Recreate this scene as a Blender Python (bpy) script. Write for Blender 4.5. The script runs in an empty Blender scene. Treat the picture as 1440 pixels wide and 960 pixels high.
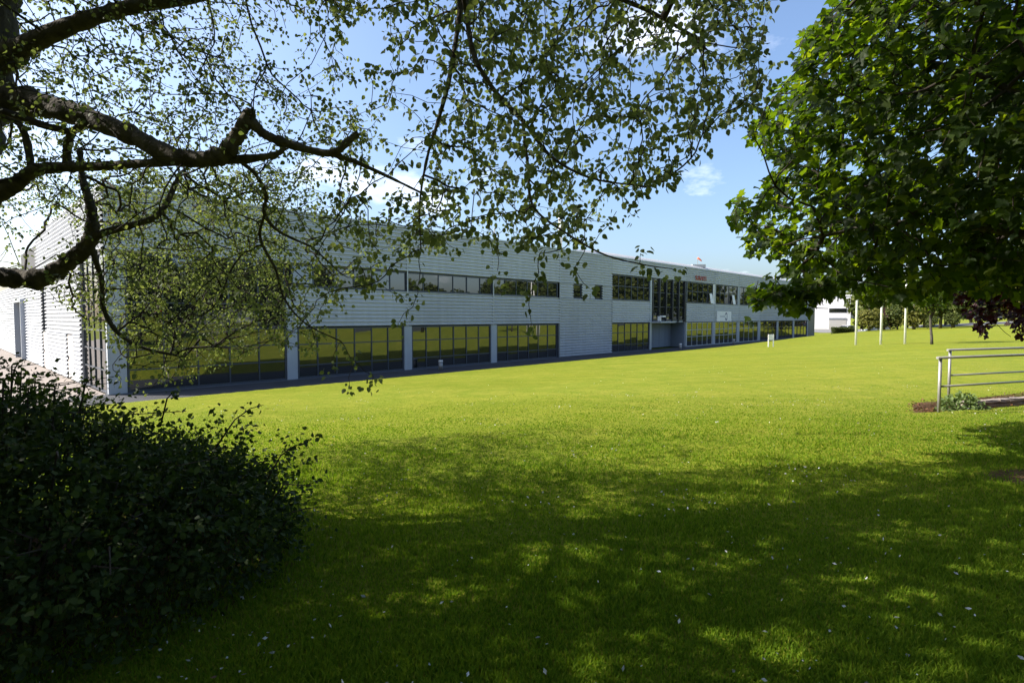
import bpy, bmesh, math, random
import numpy as np
from mathutils import Vector, Matrix, Euler

random.seed(7)
RNG = np.random.default_rng(11)
S = bpy.context.scene
COL = S.collection
R = math.radians

# ------------------------------------------------------------------ camera
CAMZ = 2.95
F = 780.0                      # focal length in pixels of the 1440 px wide frame
PITCH = math.atan(34.0 / F)
cam_d = bpy.data.cameras.new('camera')
cam_d.sensor_width = 36.0
cam_d.lens = F / 1440.0 * 36.0
cam_d.clip_start = 0.05
cam_d.clip_end = 3000
cam = bpy.data.objects.new('camera', cam_d)
COL.objects.link(cam)
cam.location = (0, 0, CAMZ)
cam.rotation_euler = (math.pi / 2 - PITCH, 0, 0)
S.camera = cam

# ------------------------------------------------------------------ world and sun
SUN_EL = R(40)
SUN_DIR = Vector((-1.0, 0.02, 0)).normalized() * math.cos(SUN_EL) + Vector((0, 0, math.sin(SUN_EL)))
SUN_AZ = math.atan2(SUN_DIR.x, SUN_DIR.y)      # clockwise from +Y
EXPOSURE = 1.12
W = bpy.data.worlds.new('World')
S.world = W
W.use_nodes = True
nt = W.node_tree
nt.nodes.clear()
def wn(kind, **kw):
    n = nt.nodes.new(kind)
    for k, v in kw.items():
        setattr(n, k, v)
    return n
wout = wn('ShaderNodeOutputWorld')
bg = wn('ShaderNodeBackground')
sky = wn('ShaderNodeTexSky', sky_type='NISHITA', sun_disc=False)
sky.sun_elevation = SUN_EL
sky.sun_rotation = SUN_AZ
sky.air_density = 1.0
sky.dust_density = 3.0
sky.ozone_density = 4.0
tc = wn('ShaderNodeTexCoord')
sep = wn('ShaderNodeSeparateXYZ')
nt.links.new(tc.outputs['Generated'], sep.inputs[0])
zadd = wn('ShaderNodeMath', operation='ADD'); zadd.inputs[1].default_value = 0.22
zmax = wn('ShaderNodeMath', operation='MAXIMUM'); zmax.inputs[1].default_value = 0.05
nt.links.new(sep.outputs['Z'], zadd.inputs[0]); nt.links.new(zadd.outputs[0], zmax.inputs[0])
dv = wn('ShaderNodeVectorMath', operation='DIVIDE')
comb = wn('ShaderNodeCombineXYZ')
for i in range(3):
    nt.links.new(zmax.outputs[0], comb.inputs[i])
nt.links.new(tc.outputs['Generated'], dv.inputs[0]); nt.links.new(comb.outputs[0], dv.inputs[1])
noi = wn('ShaderNodeTexNoise'); noi.inputs['Scale'].default_value = 1.5; noi.inputs['Detail'].default_value = 7; noi.inputs['Roughness'].default_value = 0.58
CLOUD_OFF = (16.73, 9.53, 12.78)
cof = wn('ShaderNodeVectorMath', operation='ADD'); cof.inputs[1].default_value = CLOUD_OFF
nt.links.new(dv.outputs[0], cof.inputs[0]); nt.links.new(cof.outputs[0], noi.inputs['Vector'])
ramp = wn('ShaderNodeValToRGB')
ramp.color_ramp.elements[0].position = 0.575; ramp.color_ramp.elements[0].color = (0, 0, 0, 1)
ramp.color_ramp.elements[1].position = 0.86; ramp.color_ramp.elements[1].color = (1, 1, 1, 1)
nt.links.new(noi.outputs['Fac'], ramp.inputs[0])
mix = wn('ShaderNodeMix', data_type='RGBA')
nt.links.new(ramp.outputs[0], mix.inputs['Factor'])
nt.links.new(sky.outputs[0], mix.inputs['A'])
mix.inputs['B'].default_value = (9.5, 9.5, 9.9, 1)
nt.links.new(mix.outputs['Result'], bg.inputs[0])
bg.inputs[1].default_value = 0.13
nt.links.new(bg.outputs[0], wout.inputs[0])

sun_d = bpy.data.lights.new('sun', 'SUN')
sun_d.energy = 4.6
sun_d.angle = R(0.53)
sun_d.color = (1.0, 0.94, 0.84)
sun = bpy.data.objects.new('sun', sun_d)
COL.objects.link(sun)
sun.rotation_euler = (-SUN_DIR).to_track_quat('-Z', 'Y').to_euler()
sun.location = (-40, 0, 60)

vs = S.view_settings
vs.view_transform = 'Standard'
vs.look = 'None'
vs.exposure = EXPOSURE
vs.gamma = 1.0
vs.use_curve_mapping = False
S.cycles.max_bounces = 8
S.cycles.transparent_max_bounces = 8
S.cycles.sample_clamp_indirect = 6.0

# ------------------------------------------------------------------ helpers
def P(u, v, d):
    """world point seen at pixel (u, v) of the 1440x960 photograph at forward distance d"""
    a = (u - 720.0) / F
    b = (480.0 - v) / F
    y = math.cos(PITCH) + math.sin(PITCH) * b
    z = -math.sin(PITCH) + math.cos(PITCH) * b
    k = d / y
    return np.array((a * k, d, CAMZ + z * k))

def project(pts):
    pts = np.asarray(pts)
    x, y, z = pts[:, 0], pts[:, 1], pts[:, 2] - CAMZ
    f = y * math.cos(PITCH) - z * math.sin(PITCH)
    up = y * math.sin(PITCH) + z * math.cos(PITCH)
    ok = f > 0.15
    f = np.where(ok, f, 1)
    return 720 + F * x / f, 480 - F * up / f, ok

def ss(a, b, x):
    t = np.clip((x - a) / (b - a), 0, 1)
    return t * t * (3 - 2 * t)

CX, CY = -15.3, 20.9           # near corner of the building
EX, EY = 0.690, 0.724          # along the long facade
RAIL_A = P(1320, 580, 11.1)
RAX = np.array((0.943, 0.333))
RAC = np.array((-0.333, 0.943))

def terrain(x, y):
    x = np.asarray(x, float); y = np.asarray(y, float)
    t = EX * (x - CX) + EY * (y - CY)
    p = EY * (x - CX) - EX * (y - CY)
    crest = 0.50 + 0.36 * ss(35, 75, t)
    plateau = 1.30 + 0.60 * ss(25, 90, x)
    z = ss(5.45, 6.5, p) * crest + (plateau - crest) * (.55 * np.clip((p - 6.3) / 19.7, 0, 1) + .45 * ss(6.3, 27, p))
    z = z - 0.08 * (1 - ss(4.9, 5.4, p)) - 0.24 * np.exp(-((x - 11.0) / 5.0) ** 2 - ((y - 11.6) / 4.0) ** 2)
    z = z + (0.025 * np.sin(x * 0.7 + 1.3) * np.sin(y * 0.6) + 0.02 * np.sin(x * 0.31 - y * 0.44)) * ss(9, 14, p)
    a = (x - RAIL_A[0]) * RAX[0] + (y - RAIL_A[1]) * RAX[1]
    c = (x - RAIL_A[0]) * RAC[0] + (y - RAIL_A[1]) * RAC[1]
    z = z - 0.34 * ss(-0.7, 0.7, a - 1.5 * c) * ss(0.05, 0.30, c) * (1 - ss(0.80, 0.92, c)) * (1 - ss(8, 9, a))
    return z

def gz(x, y):
    return float(terrain(x, y))

def ground_hit(u, v, lo=1.5, hi=400):
    d = lo
    while d < hi:
        q = P(u, v, d)
        if q[2] < gz(q[0], q[1]):
            a, b = d / 1.01 - .05, d
            for _ in range(25):
                m = (a + b) / 2
                q = P(u, v, m)
                if q[2] < gz(q[0], q[1]): b = m
                else: a = m
            return P(u, v, b)
        d = d * 1.01 + .02
    return P(u, v, hi)

def link(o, parent=None):
    COL.objects.link(o)
    if parent is not None:
        o.parent = parent
    return o

def tag(o, label=None, cat=None, group=None, kind=None):
    if label: o['label'] = label
    if cat: o['category'] = cat
    if group: o['group'] = group
    if kind: o['kind'] = kind
    return o

def thing(name, loc, label, cat, group=None, rz=0.0):
    o = bpy.data.objects.new(name, None)
    o.empty_display_size = 0.3
    o.location = loc
    o.rotation_euler = (0, 0, rz)
    COL.objects.link(o)
    return tag(o, label, cat, group)

def mesh_np(name, V, Fc, mats, attrs=None, smooth=False, n=3):
    """fast mesh from arrays; Fc is (m, n)"""
    V = np.ascontiguousarray(V, np.float32); Fc = np.ascontiguousarray(Fc, np.int32)
    me = bpy.data.meshes.new(name)
    me.vertices.add(len(V)); me.vertices.foreach_set('co', V.ravel())
    me.loops.add(Fc.size); me.loops.foreach_set('vertex_index', Fc.ravel())
    me.polygons.add(len(Fc))
    me.polygons.foreach_set('loop_start', np.arange(0, Fc.size, Fc.shape[1], dtype=np.int32))
    me.update(calc_edges=True)
    if smooth:
        me.polygons.foreach_set('use_smooth', np.ones(len(Fc), bool))
    for k, a in (attrs or {}).items():
        at = me.attributes.new(k, 'FLOAT', 'POINT')
        at.data.foreach_set('value', np.ascontiguousarray(a, np.float32))
    for m in (mats if isinstance(mats, (list, tuple)) else [mats]):
        me.materials.append(m)
    return me

class MB:
    """collects boxes, tubes and polygons into one mesh"""
    def __init__(self):
        self.v = []; self.f = []
    def box(self, x0, x1, y0, y1, z0, z1):
        b = len(self.v)
        self.v += [(x, y, z) for z in (z0, z1) for y in (y0, y1) for x in (x0, x1)]
        for q in ((0, 2, 3, 1), (4, 5, 7, 6), (0, 1, 5, 4), (2, 6, 7, 3), (0, 4, 6, 2), (1, 3, 7, 5)):
            self.f.append([b + i for i in q])
        return self
    def poly(self, pts):
        b = len(self.v)
        self.v += [tuple(p) for p in pts]
        self.f.append(list(range(b, b + len(pts))))
        return self
    def tube(self, pts, rad, n=10, caps=True, rough=0.0):
        pts = [Vector(p) for p in pts]
        rad = rad if isinstance(rad, (list, tuple, np.ndarray)) else [rad] * len(pts)
        b = len(self.v)
        prev = None
        for i, p in enumerate(pts):
            d = (pts[min(i + 1, len(pts) - 1)] - pts[max(i - 1, 0)]).normalized()
            if prev is None:
                s = d.orthogonal().normalized()
            else:
                s = (prev - d * prev.dot(d)).normalized()
            prev = s
            w = d.cross(s)
            for k in range(n):
                a = 2 * math.pi * k / n
                self.v.append(tuple(p + (s * math.cos(a) + w * math.sin(a)) * rad[i] * (1 + random.gauss(0, rough) if rough else 1)))
        for i in range(len(pts) - 1):
            for k in range(n):
                k2 = (k + 1) % n
                self.f.append([b + i * n + k, b + i * n + k2, b + (i + 1) * n + k2, b + (i + 1) * n + k])
        if caps:
            self.f.append([b + k for k in range(n)][::-1])
            self.f.append([b + (len(pts) - 1) * n + k for k in range(n)])
        return self
    def mesh(self, name, mat, smooth=False):
        me = bpy.data.meshes.new(name)
        me.from_pydata(self.v, [], self.f)
        me.update()
        if smooth:
            for p in me.polygons:
                p.use_smooth = len(p.vertices) == 4
        me.materials.append(mat)
        return me
    def build(self, name, mat, parent=None, smooth=False, bevel=0):
        o = link(bpy.data.objects.new(name, self.mesh(name, mat, smooth)), parent)
        if bevel:
            m = o.modifiers.new('bevel', 'BEVEL'); m.width = bevel; m.segments = 2; m.limit_method = 'ANGLE'
        return o

# ------------------------------------------------------------------ materials
def new_mat(name):
    m = bpy.data.materials.new(name)
    m.use_nodes = True
    n = m.node_tree.nodes
    return m, m.node_tree, n['Principled BSDF'], n['Material Output']

def simple(name, col, rough=0.6, metal=0.0, noise=0.0, scale=3.0, bump=0.0, bscale=40.0, spec=0.5, stretch=None):
    m, t, b, out = new_mat(name)
    b.inputs['Roughness'].default_value = rough
    b.inputs['Metallic'].default_value = metal
    b.inputs['Specular IOR Level'].default_value = spec
    tcn = t.nodes.new('ShaderNodeTexCoord')
    if noise:
        nz = t.nodes.new('ShaderNodeTexNoise'); nz.inputs['Scale'].default_value = scale; nz.inputs['Detail'].default_value = 6
        if stretch:
            mp = t.nodes.new('ShaderNodeMapping'); mp.inputs['Scale'].default_value = stretch
            t.links.new(tcn.outputs['Object'], mp.inputs[0]); t.links.new(mp.outputs[0], nz.inputs['Vector'])
        else:
            t.links.new(tcn.outputs['Object'], nz.inputs['Vector'])
        mx = t.nodes.new('ShaderNodeMix'); mx.data_type = 'RGBA'
        mx.inputs['A'].default_value = tuple(c * (1 - noise) for c in col) + (1,)
        mx.inputs['B'].default_value = tuple(min(1, c * (1 + noise)) for c in col) + (1,)
        rm = t.nodes.new('ShaderNodeMapRange'); rm.inputs[1].default_value = .3; rm.inputs[2].default_value = .7
        t.links.new(nz.outputs['Fac'], rm.inputs[0]); t.links.new(rm.outputs[0], mx.inputs['Factor'])
        t.links.new(mx.outputs['Result'], b.inputs['Base Color'])
    else:
        b.inputs['Base Color'].default_value = tuple(col) + (1,)
    if bump:
        nb = t.nodes.new('ShaderNodeTexNoise'); nb.inputs['Scale'].default_value = bscale; nb.inputs['Detail'].default_value = 5
        t.links.new(tcn.outputs['Object'], nb.inputs['Vector'])
        bp = t.nodes.new('ShaderNodeBump'); bp.inputs['Strength'].default_value = bump; bp.inputs['Distance'].default_value = .02
        t.links.new(nb.outputs['Fac'], bp.inputs['Height']); t.links.new(bp.outputs[0], b.inputs['Normal'])
    return m

def leaf_mat(name, stops, trans, trans_col, rough=0.6, spec=0.22):
    """leaf colour runs over the stops by the leaf's own tint; light passes through the blade"""
    m, t, b, out = new_mat(name)
    at = t.nodes.new('ShaderNodeAttribute'); at.attribute_name = 'tint'
    rp = t.nodes.new('ShaderNodeValToRGB')
    e = rp.color_ramp.elements
    e[0].position = 0; e[0].color = tuple(stops[0]) + (1,)
    e[1].position = 1; e[1].color = tuple(stops[-1]) + (1,)
    for i, c in enumerate(stops[1:-1]):
        q = e.new((i + 1) / (len(stops) - 1)); q.color = tuple(c) + (1,)
    t.links.new(at.outputs['Fac'], rp.inputs[0])
    t.links.new(rp.outputs[0], b.inputs['Base Color'])
    b.inputs['Roughness'].default_value = rough
    b.inputs['Specular IOR Level'].default_value = spec
    tr = t.nodes.new('ShaderNodeBsdfTranslucent')
    mc = t.nodes.new('ShaderNodeMix'); mc.data_type = 'RGBA'; mc.blend_type = 'MULTIPLY'; mc.inputs['Factor'].default_value = 1
    t.links.new(rp.outputs[0], mc.inputs['A']); mc.inputs['B'].default_value = tuple(trans_col) + (1,)
    t.links.new(mc.outputs['Result'], tr.inputs[0])
    ms = t.nodes.new('ShaderNodeMixShader'); ms.inputs[0].default_value = trans
    t.links.new(b.outputs[0], ms.inputs[1]); t.links.new(tr.outputs[0], ms.inputs[2])
    t.links.new(ms.outputs[0], out.inputs[0])
    return m

M = {}
M['poplar_leaf'] = leaf_mat('poplar_leaf', [(.065, .088, .042), (.10, .13, .060), (.150, .18, .085), (.22, .24, .13)], .45, (1.6, 1.6, .65))
M['maple_leaf'] = leaf_mat('maple_leaf', [(.010, .021, .0035), (.018, .036, .0045), (.036, .058, .007), (.075, .10, .012)], .54, (4.8, 4.4, .8), rough=.55)
M['purple_leaf'] = leaf_mat('purple_leaf', [(.014, .004, .006), (.024, .006, .009), (.042, .010, .011), (.07, .024, .02)], .3, (1.6, .9, .9), rough=.5)
M['bramble_leaf'] = leaf_mat('bramble_leaf', [(.016, .032, .007), (.028, .052, .010), (.045, .075, .014), (.085, .115, .028)], .3, (1.4, 1.5, .6))
M['shrub_leaf'] = leaf_mat('shrub_leaf', [(.07, .11, .035), (.11, .16, .05), (.17, .22, .08)], .25, (1.4, 1.4, .6))
M['far_leaf'] = leaf_mat('far_leaf', [(.03, .045, .012), (.055, .075, .016), (.085, .105, .022), (.13, .135, .035)], .3, (1.5, 1.5, .6))
M['far_yellow_leaf'] = leaf_mat('far_yellow_leaf', [(.07, .08, .015), (.13, .13, .025), (.19, .18, .04)], .3, (1.5, 1.5, .6))
M['far_purple_leaf'] = leaf_mat('far_purple_leaf', [(.03, .012, .014), (.05, .018, .02), (.07, .03, .03)], .25, (1.4, 1, 1))
M['grass_blade'] = leaf_mat('grass_blade', [(.062, .128, .010), (.135, .222, .015), (.235, .305, .024), (.39, .37, .07)], .45, (1.2, 1.25, .5), rough=.7, spec=.08)
M['litter'] = leaf_mat('litter', [(.10, .045, .02), (.19, .09, .04), (.28, .16, .08)], .1, (1, 1, 1))
M['dry_leaf'] = leaf_mat('dry_leaf', [(.16, .09, .05), (.26, .24, .21), (.42, .43, .42), (.80, .80, .78)], .2, (1, 1, 1))
M['cladding'] = simple('cladding', (.47, .49, .525), .44, .12, .05, .35, stretch=(1, 1, .4))
M['pale_panel'] = simple('pale_panel', (.38, .41, .45), .45, .1, .05, 1.0)
M['frame'] = simple('frame', (.055, .065, .085), .4, .2)
M['light_frame'] = simple('light_frame', (.42, .45, .48), .4, .3)
M['fin'] = simple('fin', (.018, .020, .028), .4, .2)
M['core'] = simple('core', (.06, .06, .065), .8)
M['blue_panel'] = simple('blue_panel', (.17, .20, .25), .5, .1, .05, 1.0)
M['tan_panel'] = simple('tan_panel', (.26, .24, .17), .6, 0, .06, .6)
M['roof'] = simple('roof', (.38, .38, .38), .55, .1, .07, .3)
M['capping'] = simple('capping', (.50, .52, .54), .4, .3)
M['white_paint'] = simple('white_paint', (.80, .79, .77), .5, 0, .04, 2.0)
M['white_wall'] = simple('white_wall', (.80, .78, .80), .6, 0, .04, .4)
M['door_white'] = simple('door_white', (.62, .58, .55), .5, 0, .04, 2.0)
M['shutter'] = simple('shutter', (.50, .48, .47), .5, .1)
M['navy'] = simple('navy', (.015, .02, .08), .5)
M['grey_print'] = simple('grey_print', (.20, .22, .25), .5)
M['red'] = simple('red', (.40, .09, .06), .5)
M['orange'] = simple('orange', (.85, .16, .06), .6)
M['galv'] = simple('galv', (.27, .265, .25), .5, .4, .10, 9.0)
M['concrete'] = simple('concrete', (.33, .31, .28), .85, 0, .12, .8, .3, 30)
M['paving'] = simple('paving', (.22, .185, .16), .85, 0, .12, .5, .3, 25)
M['plinth'] = simple('plinth', (.10, .11, .13), .8, 0, .12, .8, .3, 30)
M['asphalt'] = simple('asphalt', (.035, .036, .042), .9, 0, .2, .8, .3, 40)
M['road'] = simple('road', (.17, .165, .16), .9, 0, .15, .5)
M['stone'] = simple('stone', (.22, .17, .13), .9, 0, .35, 7.0, .8, 25)
M['coping'] = simple('coping', (.26, .21, .17), .9, 0, .25, 5.0, .6, 25)
M['bark'] = simple('bark', (.075, .066, .053), .9, 0, .45, 14.0, 1.0, 30, spec=.2, stretch=(1, 1, .5))
M['twig'] = simple('twig', (.035, .028, .022), .85, 0, .25, 12.0, spec=.2)
M['cane'] = simple('cane', (.04, .03, .02), .8, 0, .3, 9.0)
M['car_white'] = simple('car_white', (.75, .75, .76), .25, 0)
M['car_grey'] = simple('car_grey', (.20, .22, .25), .25, .5)
M['car_red'] = simple('car_red', (.45, .02, .02), .25, 0)
M['tyre'] = simple('tyre', (.02, .02, .02), .9)
M['lamp_lens'] = simple('lamp_lens', (.6, .6, .58), .3)

def weather(m, amount=.10):
    t = m.node_tree; b = t.nodes['Principled BSDF']
    src = b.inputs['Base Color'].links[0].from_socket
    oi = t.nodes.new('ShaderNodeObjectInfo')
    tcn = t.nodes.new('ShaderNodeTexCoord'); mp = t.nodes.new('ShaderNodeMapping'); mp.inputs['Scale'].default_value = (2.6, 2.6, .16)
    nz = t.nodes.new('ShaderNodeTexNoise'); nz.inputs['Scale'].default_value = 1.3; nz.inputs['Detail'].default_value = 7; nz.inputs['Roughness'].default_value = .65
    t.links.new(tcn.outputs['Object'], mp.inputs[0]); t.links.new(mp.outputs[0], nz.inputs['Vector'])
    ad = t.nodes.new('ShaderNodeMath'); ad.operation = 'MULTIPLY_ADD'; ad.inputs[1].default_value = .5
    t.links.new(oi.outputs['Random'], ad.inputs[0]); t.links.new(nz.outputs['Fac'], ad.inputs[2])
    rm = t.nodes.new('ShaderNodeMapRange'); rm.inputs[1].default_value = .35; rm.inputs[2].default_value = 1.15; rm.inputs[3].default_value = 1 - amount; rm.inputs[4].default_value = 1 + amount
    t.links.new(ad.outputs[0], rm.inputs[0])
    mx = t.nodes.new('ShaderNodeMix'); mx.data_type = 'RGBA'; mx.blend_type = 'MULTIPLY'; mx.inputs['Factor'].default_value = 1
    t.links.new(src, mx.inputs['A']); t.links.new(rm.outputs[0], mx.inputs['B'])
    t.links.new(mx.outputs['Result'], b.inputs['Base Color'])
weather(M['cladding'], .16)
weather(M['pale_panel'], .10)

def glass_mat(name, ior, base, wav=.2):
    m, t, b, out = new_mat(name)
    b.inputs['Base Color'].default_value = base + (1,)
    b.inputs['Roughness'].default_value = .015
    b.inputs['IOR'].default_value = ior
    tcn = t.nodes.new('ShaderNodeTexCoord')
    nb = t.nodes.new('ShaderNodeTexNoise'); nb.inputs['Scale'].default_value = .8; nb.inputs['Detail'].default_value = 1
    t.links.new(tcn.outputs['Object'], nb.inputs['Vector'])
    bp = t.nodes.new('ShaderNodeBump'); bp.inputs['Strength'].default_value = wav; bp.inputs['Distance'].default_value = .012
    t.links.new(nb.outputs['Fac'], bp.inputs['Height']); t.links.new(bp.outputs[0], b.inputs['Normal'])
    return m
M['glass'] = glass_mat('tinted_glass', 2.3, (.010, .012, .013))
M['car_glass'] = glass_mat('car_glass', 1.6, (.01, .01, .012), 0)

def lawn_material():
    m, t, b, out = new_mat('lawn')
    tcn = t.nodes.new('ShaderNodeTexCoord')
    def noise(scale, det=6, rough=.6, mapping=None):
        n = t.nodes.new('ShaderNodeTexNoise'); n.inputs['Scale'].default_value = scale; n.inputs['Detail'].default_value = det; n.inputs['Roughness'].default_value = rough
        if mapping:
            mp = t.nodes.new('ShaderNodeMapping'); mp.inputs['Scale'].default_value = mapping
            t.links.new(tcn.outputs['Object'], mp.inputs[0]); t.links.new(mp.outputs[0], n.inputs['Vector'])
        else:
            t.links.new(tcn.outputs['Object'], n.inputs['Vector'])
        return n.outputs['Fac']
    def mixc(f, a, bb, lo=.35, hi=.65):
        rm = t.nodes.new('ShaderNodeMapRange'); rm.inputs[1].default_value = lo; rm.inputs[2].default_value = hi
        t.links.new(f, rm.inputs[0])
        x = t.nodes.new('ShaderNodeMix'); x.data_type = 'RGBA'
        t.links.new(rm.outputs[0], x.inputs['Factor'])
        for k, c in (('A', a), ('B', bb)):
            if isinstance(c, tuple): x.inputs[k].default_value = c + (1,)
            else: t.links.new(c, x.inputs[k])
        return x.outputs['Result']
    fine = mixc(noise(55, 4, .7), (.088, .132, .012), (.205, .24, .026), .25, .75)
    mid = mixc(noise(1.1, 7, .65), fine, (.26, .245, .038), .40, .75)
    big = mixc(noise(.13, 5, .6), mid, (.175, .188, .017), .4, .75)
    big = mixc(noise(4.5, 8, .8), big, (.10, .145, .010), .46, .70)
    big = mixc(noise(19, 6, .8), big, (.30, .29, .04), .50, .74)
    dry = mixc(noise(2.3, 8, .75), big, (.29, .26, .05), .58, .80)
    at = t.nodes.new('ShaderNodeAttribute'); at.attribute_name = 'soil'
    nz = noise(9, 6, .7)
    ad = t.nodes.new('ShaderNodeMath'); ad.operation = 'MULTIPLY_ADD'; ad.inputs[1].default_value = 1.5; 
    t.links.new(nz, ad.inputs[0])
    sb = t.nodes.new('ShaderNodeMath'); sb.operation = 'SUBTRACT'; sb.inputs[1].default_value = .82
    t.links.new(at.outputs['Fac'], sb.inputs[0]); t.links.new(sb.outputs[0], ad.inputs[2])
    soilc = mixc(noise(22, 6, .7), (.05, .03, .018), (.17, .10, .055), .3, .7)
    col = mixc(ad.outputs[0], dry, soilc, .42, .56)
    st = t.nodes.new('ShaderNodeTexNoise'); st.inputs['Scale'].default_value = .55; st.inputs['Detail'].default_value = 3
    mps = t.nodes.new('ShaderNodeMapping'); mps.inputs['Scale'].default_value = (.12, 2.2, 1); mps.inputs['Rotation'].default_value = (0, 0, -.8)
    t.links.new(tcn.outputs['Object'], mps.inputs[0]); t.links.new(mps.outputs[0], st.inputs['Vector'])
    col = mixc(st.outputs['Fac'], col, mixc(noise(.9, 4), col, (.12, .155, .012), .2, 1.0), .46, .60)
    t.links.new(col, b.inputs['Base Color'])
    b.inputs['Roughness'].default_value = .8
    b.inputs['Specular IOR Level'].default_value = .03
    bp = t.nodes.new('ShaderNodeBump'); bp.inputs['Strength'].default_value = .7; bp.inputs['Distance'].default_value = .03
    t.links.new(noise(60, 5, .8), bp.inputs['Height']); t.links.new(bp.outputs[0], b.inputs['Normal'])
    return m
M['lawn'] = lawn_material()

# ------------------------------------------------------------------ ground
def axis(fine0, fine1, step, lo, hi, mid_lo, mid_hi, grow=1.16):
    a = list(np.arange(fine0, fine1 + 1e-6, step))
    s = step; x = a[-1]
    while x < hi:
        s = min(s * grow, 60 if x > mid_hi else .42); x += s; a.append(x)
    s = step; x = a[0]; left = []
    while x > lo:
        s = min(s * grow, 60 if x < mid_lo else .42); x -= s; left.append(x)
    return np.array(left[::-1] + a)

xs = axis(-9, 14.5, .12, -900, 1200, -30, 72)
ys = axis(1.5, 15, .12, -600, 1600, -2, 92)
X, Y = np.meshgrid(xs, ys)
Z = terrain(X, Y)
def soil_of(x, y):
    a = (x - RAIL_A[0]) * RAX[0] + (y - RAIL_A[1]) * RAX[1]
    c = (x - RAIL_A[0]) * RAC[0] + (y - RAIL_A[1]) * RAC[1]
    s = ss(-1.1, -.5, a - 1.5 * c) * ss(.0, .12, c) * (1 - ss(.95, 1.25, c)) * (1 - ss(8, 9, a))
    q = ground_hit(1440, 672)
    bed = 1 - ss(.5, 1.0, np.hypot((x - q[0] - .35) / .95, (y - q[1]) / .5))
    under = 1 - ss(.6, 1.6, np.hypot((x + 4.3) / 2.4, (y - 3.8) / 1.5))
    return np.maximum(np.maximum(s, bed), under)
soil = soil_of(X, Y)
nx, ny = len(xs), len(ys)
idx = np.arange(nx * ny).reshape(ny, nx)
quads = np.stack([idx[:-1, :-1], idx[:-1, 1:], idx[1:, 1:], idx[1:, :-1]], -1).reshape(-1, 4)
lawn = link(bpy.data.objects.new('lawn', mesh_np('lawn', np.stack([X, Y, Z], -1).reshape(-1, 3), quads, M['lawn'], {'soil': soil.ravel()}, True)))
tag(lawn, kind='structure')

def to_world(t, s, z=0.0):
    """building frame (t along the facade, s inward) to world"""
    return (CX + EX * t - EY * s, CY + EY * t + EX * s, z)
BROT = math.atan2(EY, EX)
mb = MB()
for (t0, t1, p0, p1) in ((-45, -1.2, -5.5, 60), (-1.2, 0.0, .3, 60)):
    mb.poly([to_world(t0, p0), to_world(t1, p0), to_world(t1, p1), to_world(t0, p1)])
tag(mb.build('pavement', M['paving']), kind='structure')
tag(MB().poly([to_world(-1.2, -5.5), to_world(100, -5.5), to_world(100, .3), to_world(-1.2, .3)]).build('path', M['asphalt']), kind='structure')

# ------------------------------------------------------------------ the long metal-clad building
B = thing('industrial_building', (CX, CY, 0), 'long low two storey building clad in ribbed silver metal with dark glazing', 'building', rz=BROT)
LEN, HT = 90.3, 7.85

def cladding_mesh(L, z0, z1, pitch=.20, dep=.09):
    """horizontal ribbed sheet: crest, slope, trough, slope"""
    prof = [(.26, z0), (.0, z0 + .001)]
    z = z0
    while z < z1 - .02:
        for dy, dz in ((-dep, .035), (-dep, .085), (0.0, .145), (0.0, pitch)):
            zz = min(z + dz, z1 - .002)
            prof.append((dy, zz))
        z += pitch
    prof += [(0.0, z1 - .001), (.26, z1)]
    V = []
    for x in (0, L):
        V += [(x, y, zz) for y, zz in prof]
    n = len(prof)
    Fc = [[i, n + i, n + i + 1, i + 1] for i in range(n - 1)]
    me = bpy.data.meshes.new('cladding_panel')
    me.from_pydata(V, [], Fc); me.update()
    me.materials.append(M['cladding'])
    return me
_clad = {}
def clad(t0, t1, z0, z1, end=False, plane=0.0, gap=.012):
    L = round(t1 - t0 - gap, 3)
    k = (L, z0, z1)
    if k not in _clad:
        _clad[k] = cladding_mesh(L, z0, z1)
    o = link(bpy.data.objects.new('cladding_panel', _clad[k]), B)
    if end:                                     # on the short wall: runs from s1 back to s0
        o.location = (plane, t1 - gap / 2, 0); o.rotation_euler = (0, 0, -math.pi / 2)
    else:
        o.location = (t0 + gap / 2, plane, 0)
    return o

_pane = {}
def pane_mesh(w, h):
    k = (round(w, 2), round(h, 2))
    if k not in _pane:
        _pane[k] = MB().box(-w / 2, w / 2, -.012, .012, -h / 2, h / 2).mesh('pane', M['glass'])
    return _pane[k]

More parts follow.
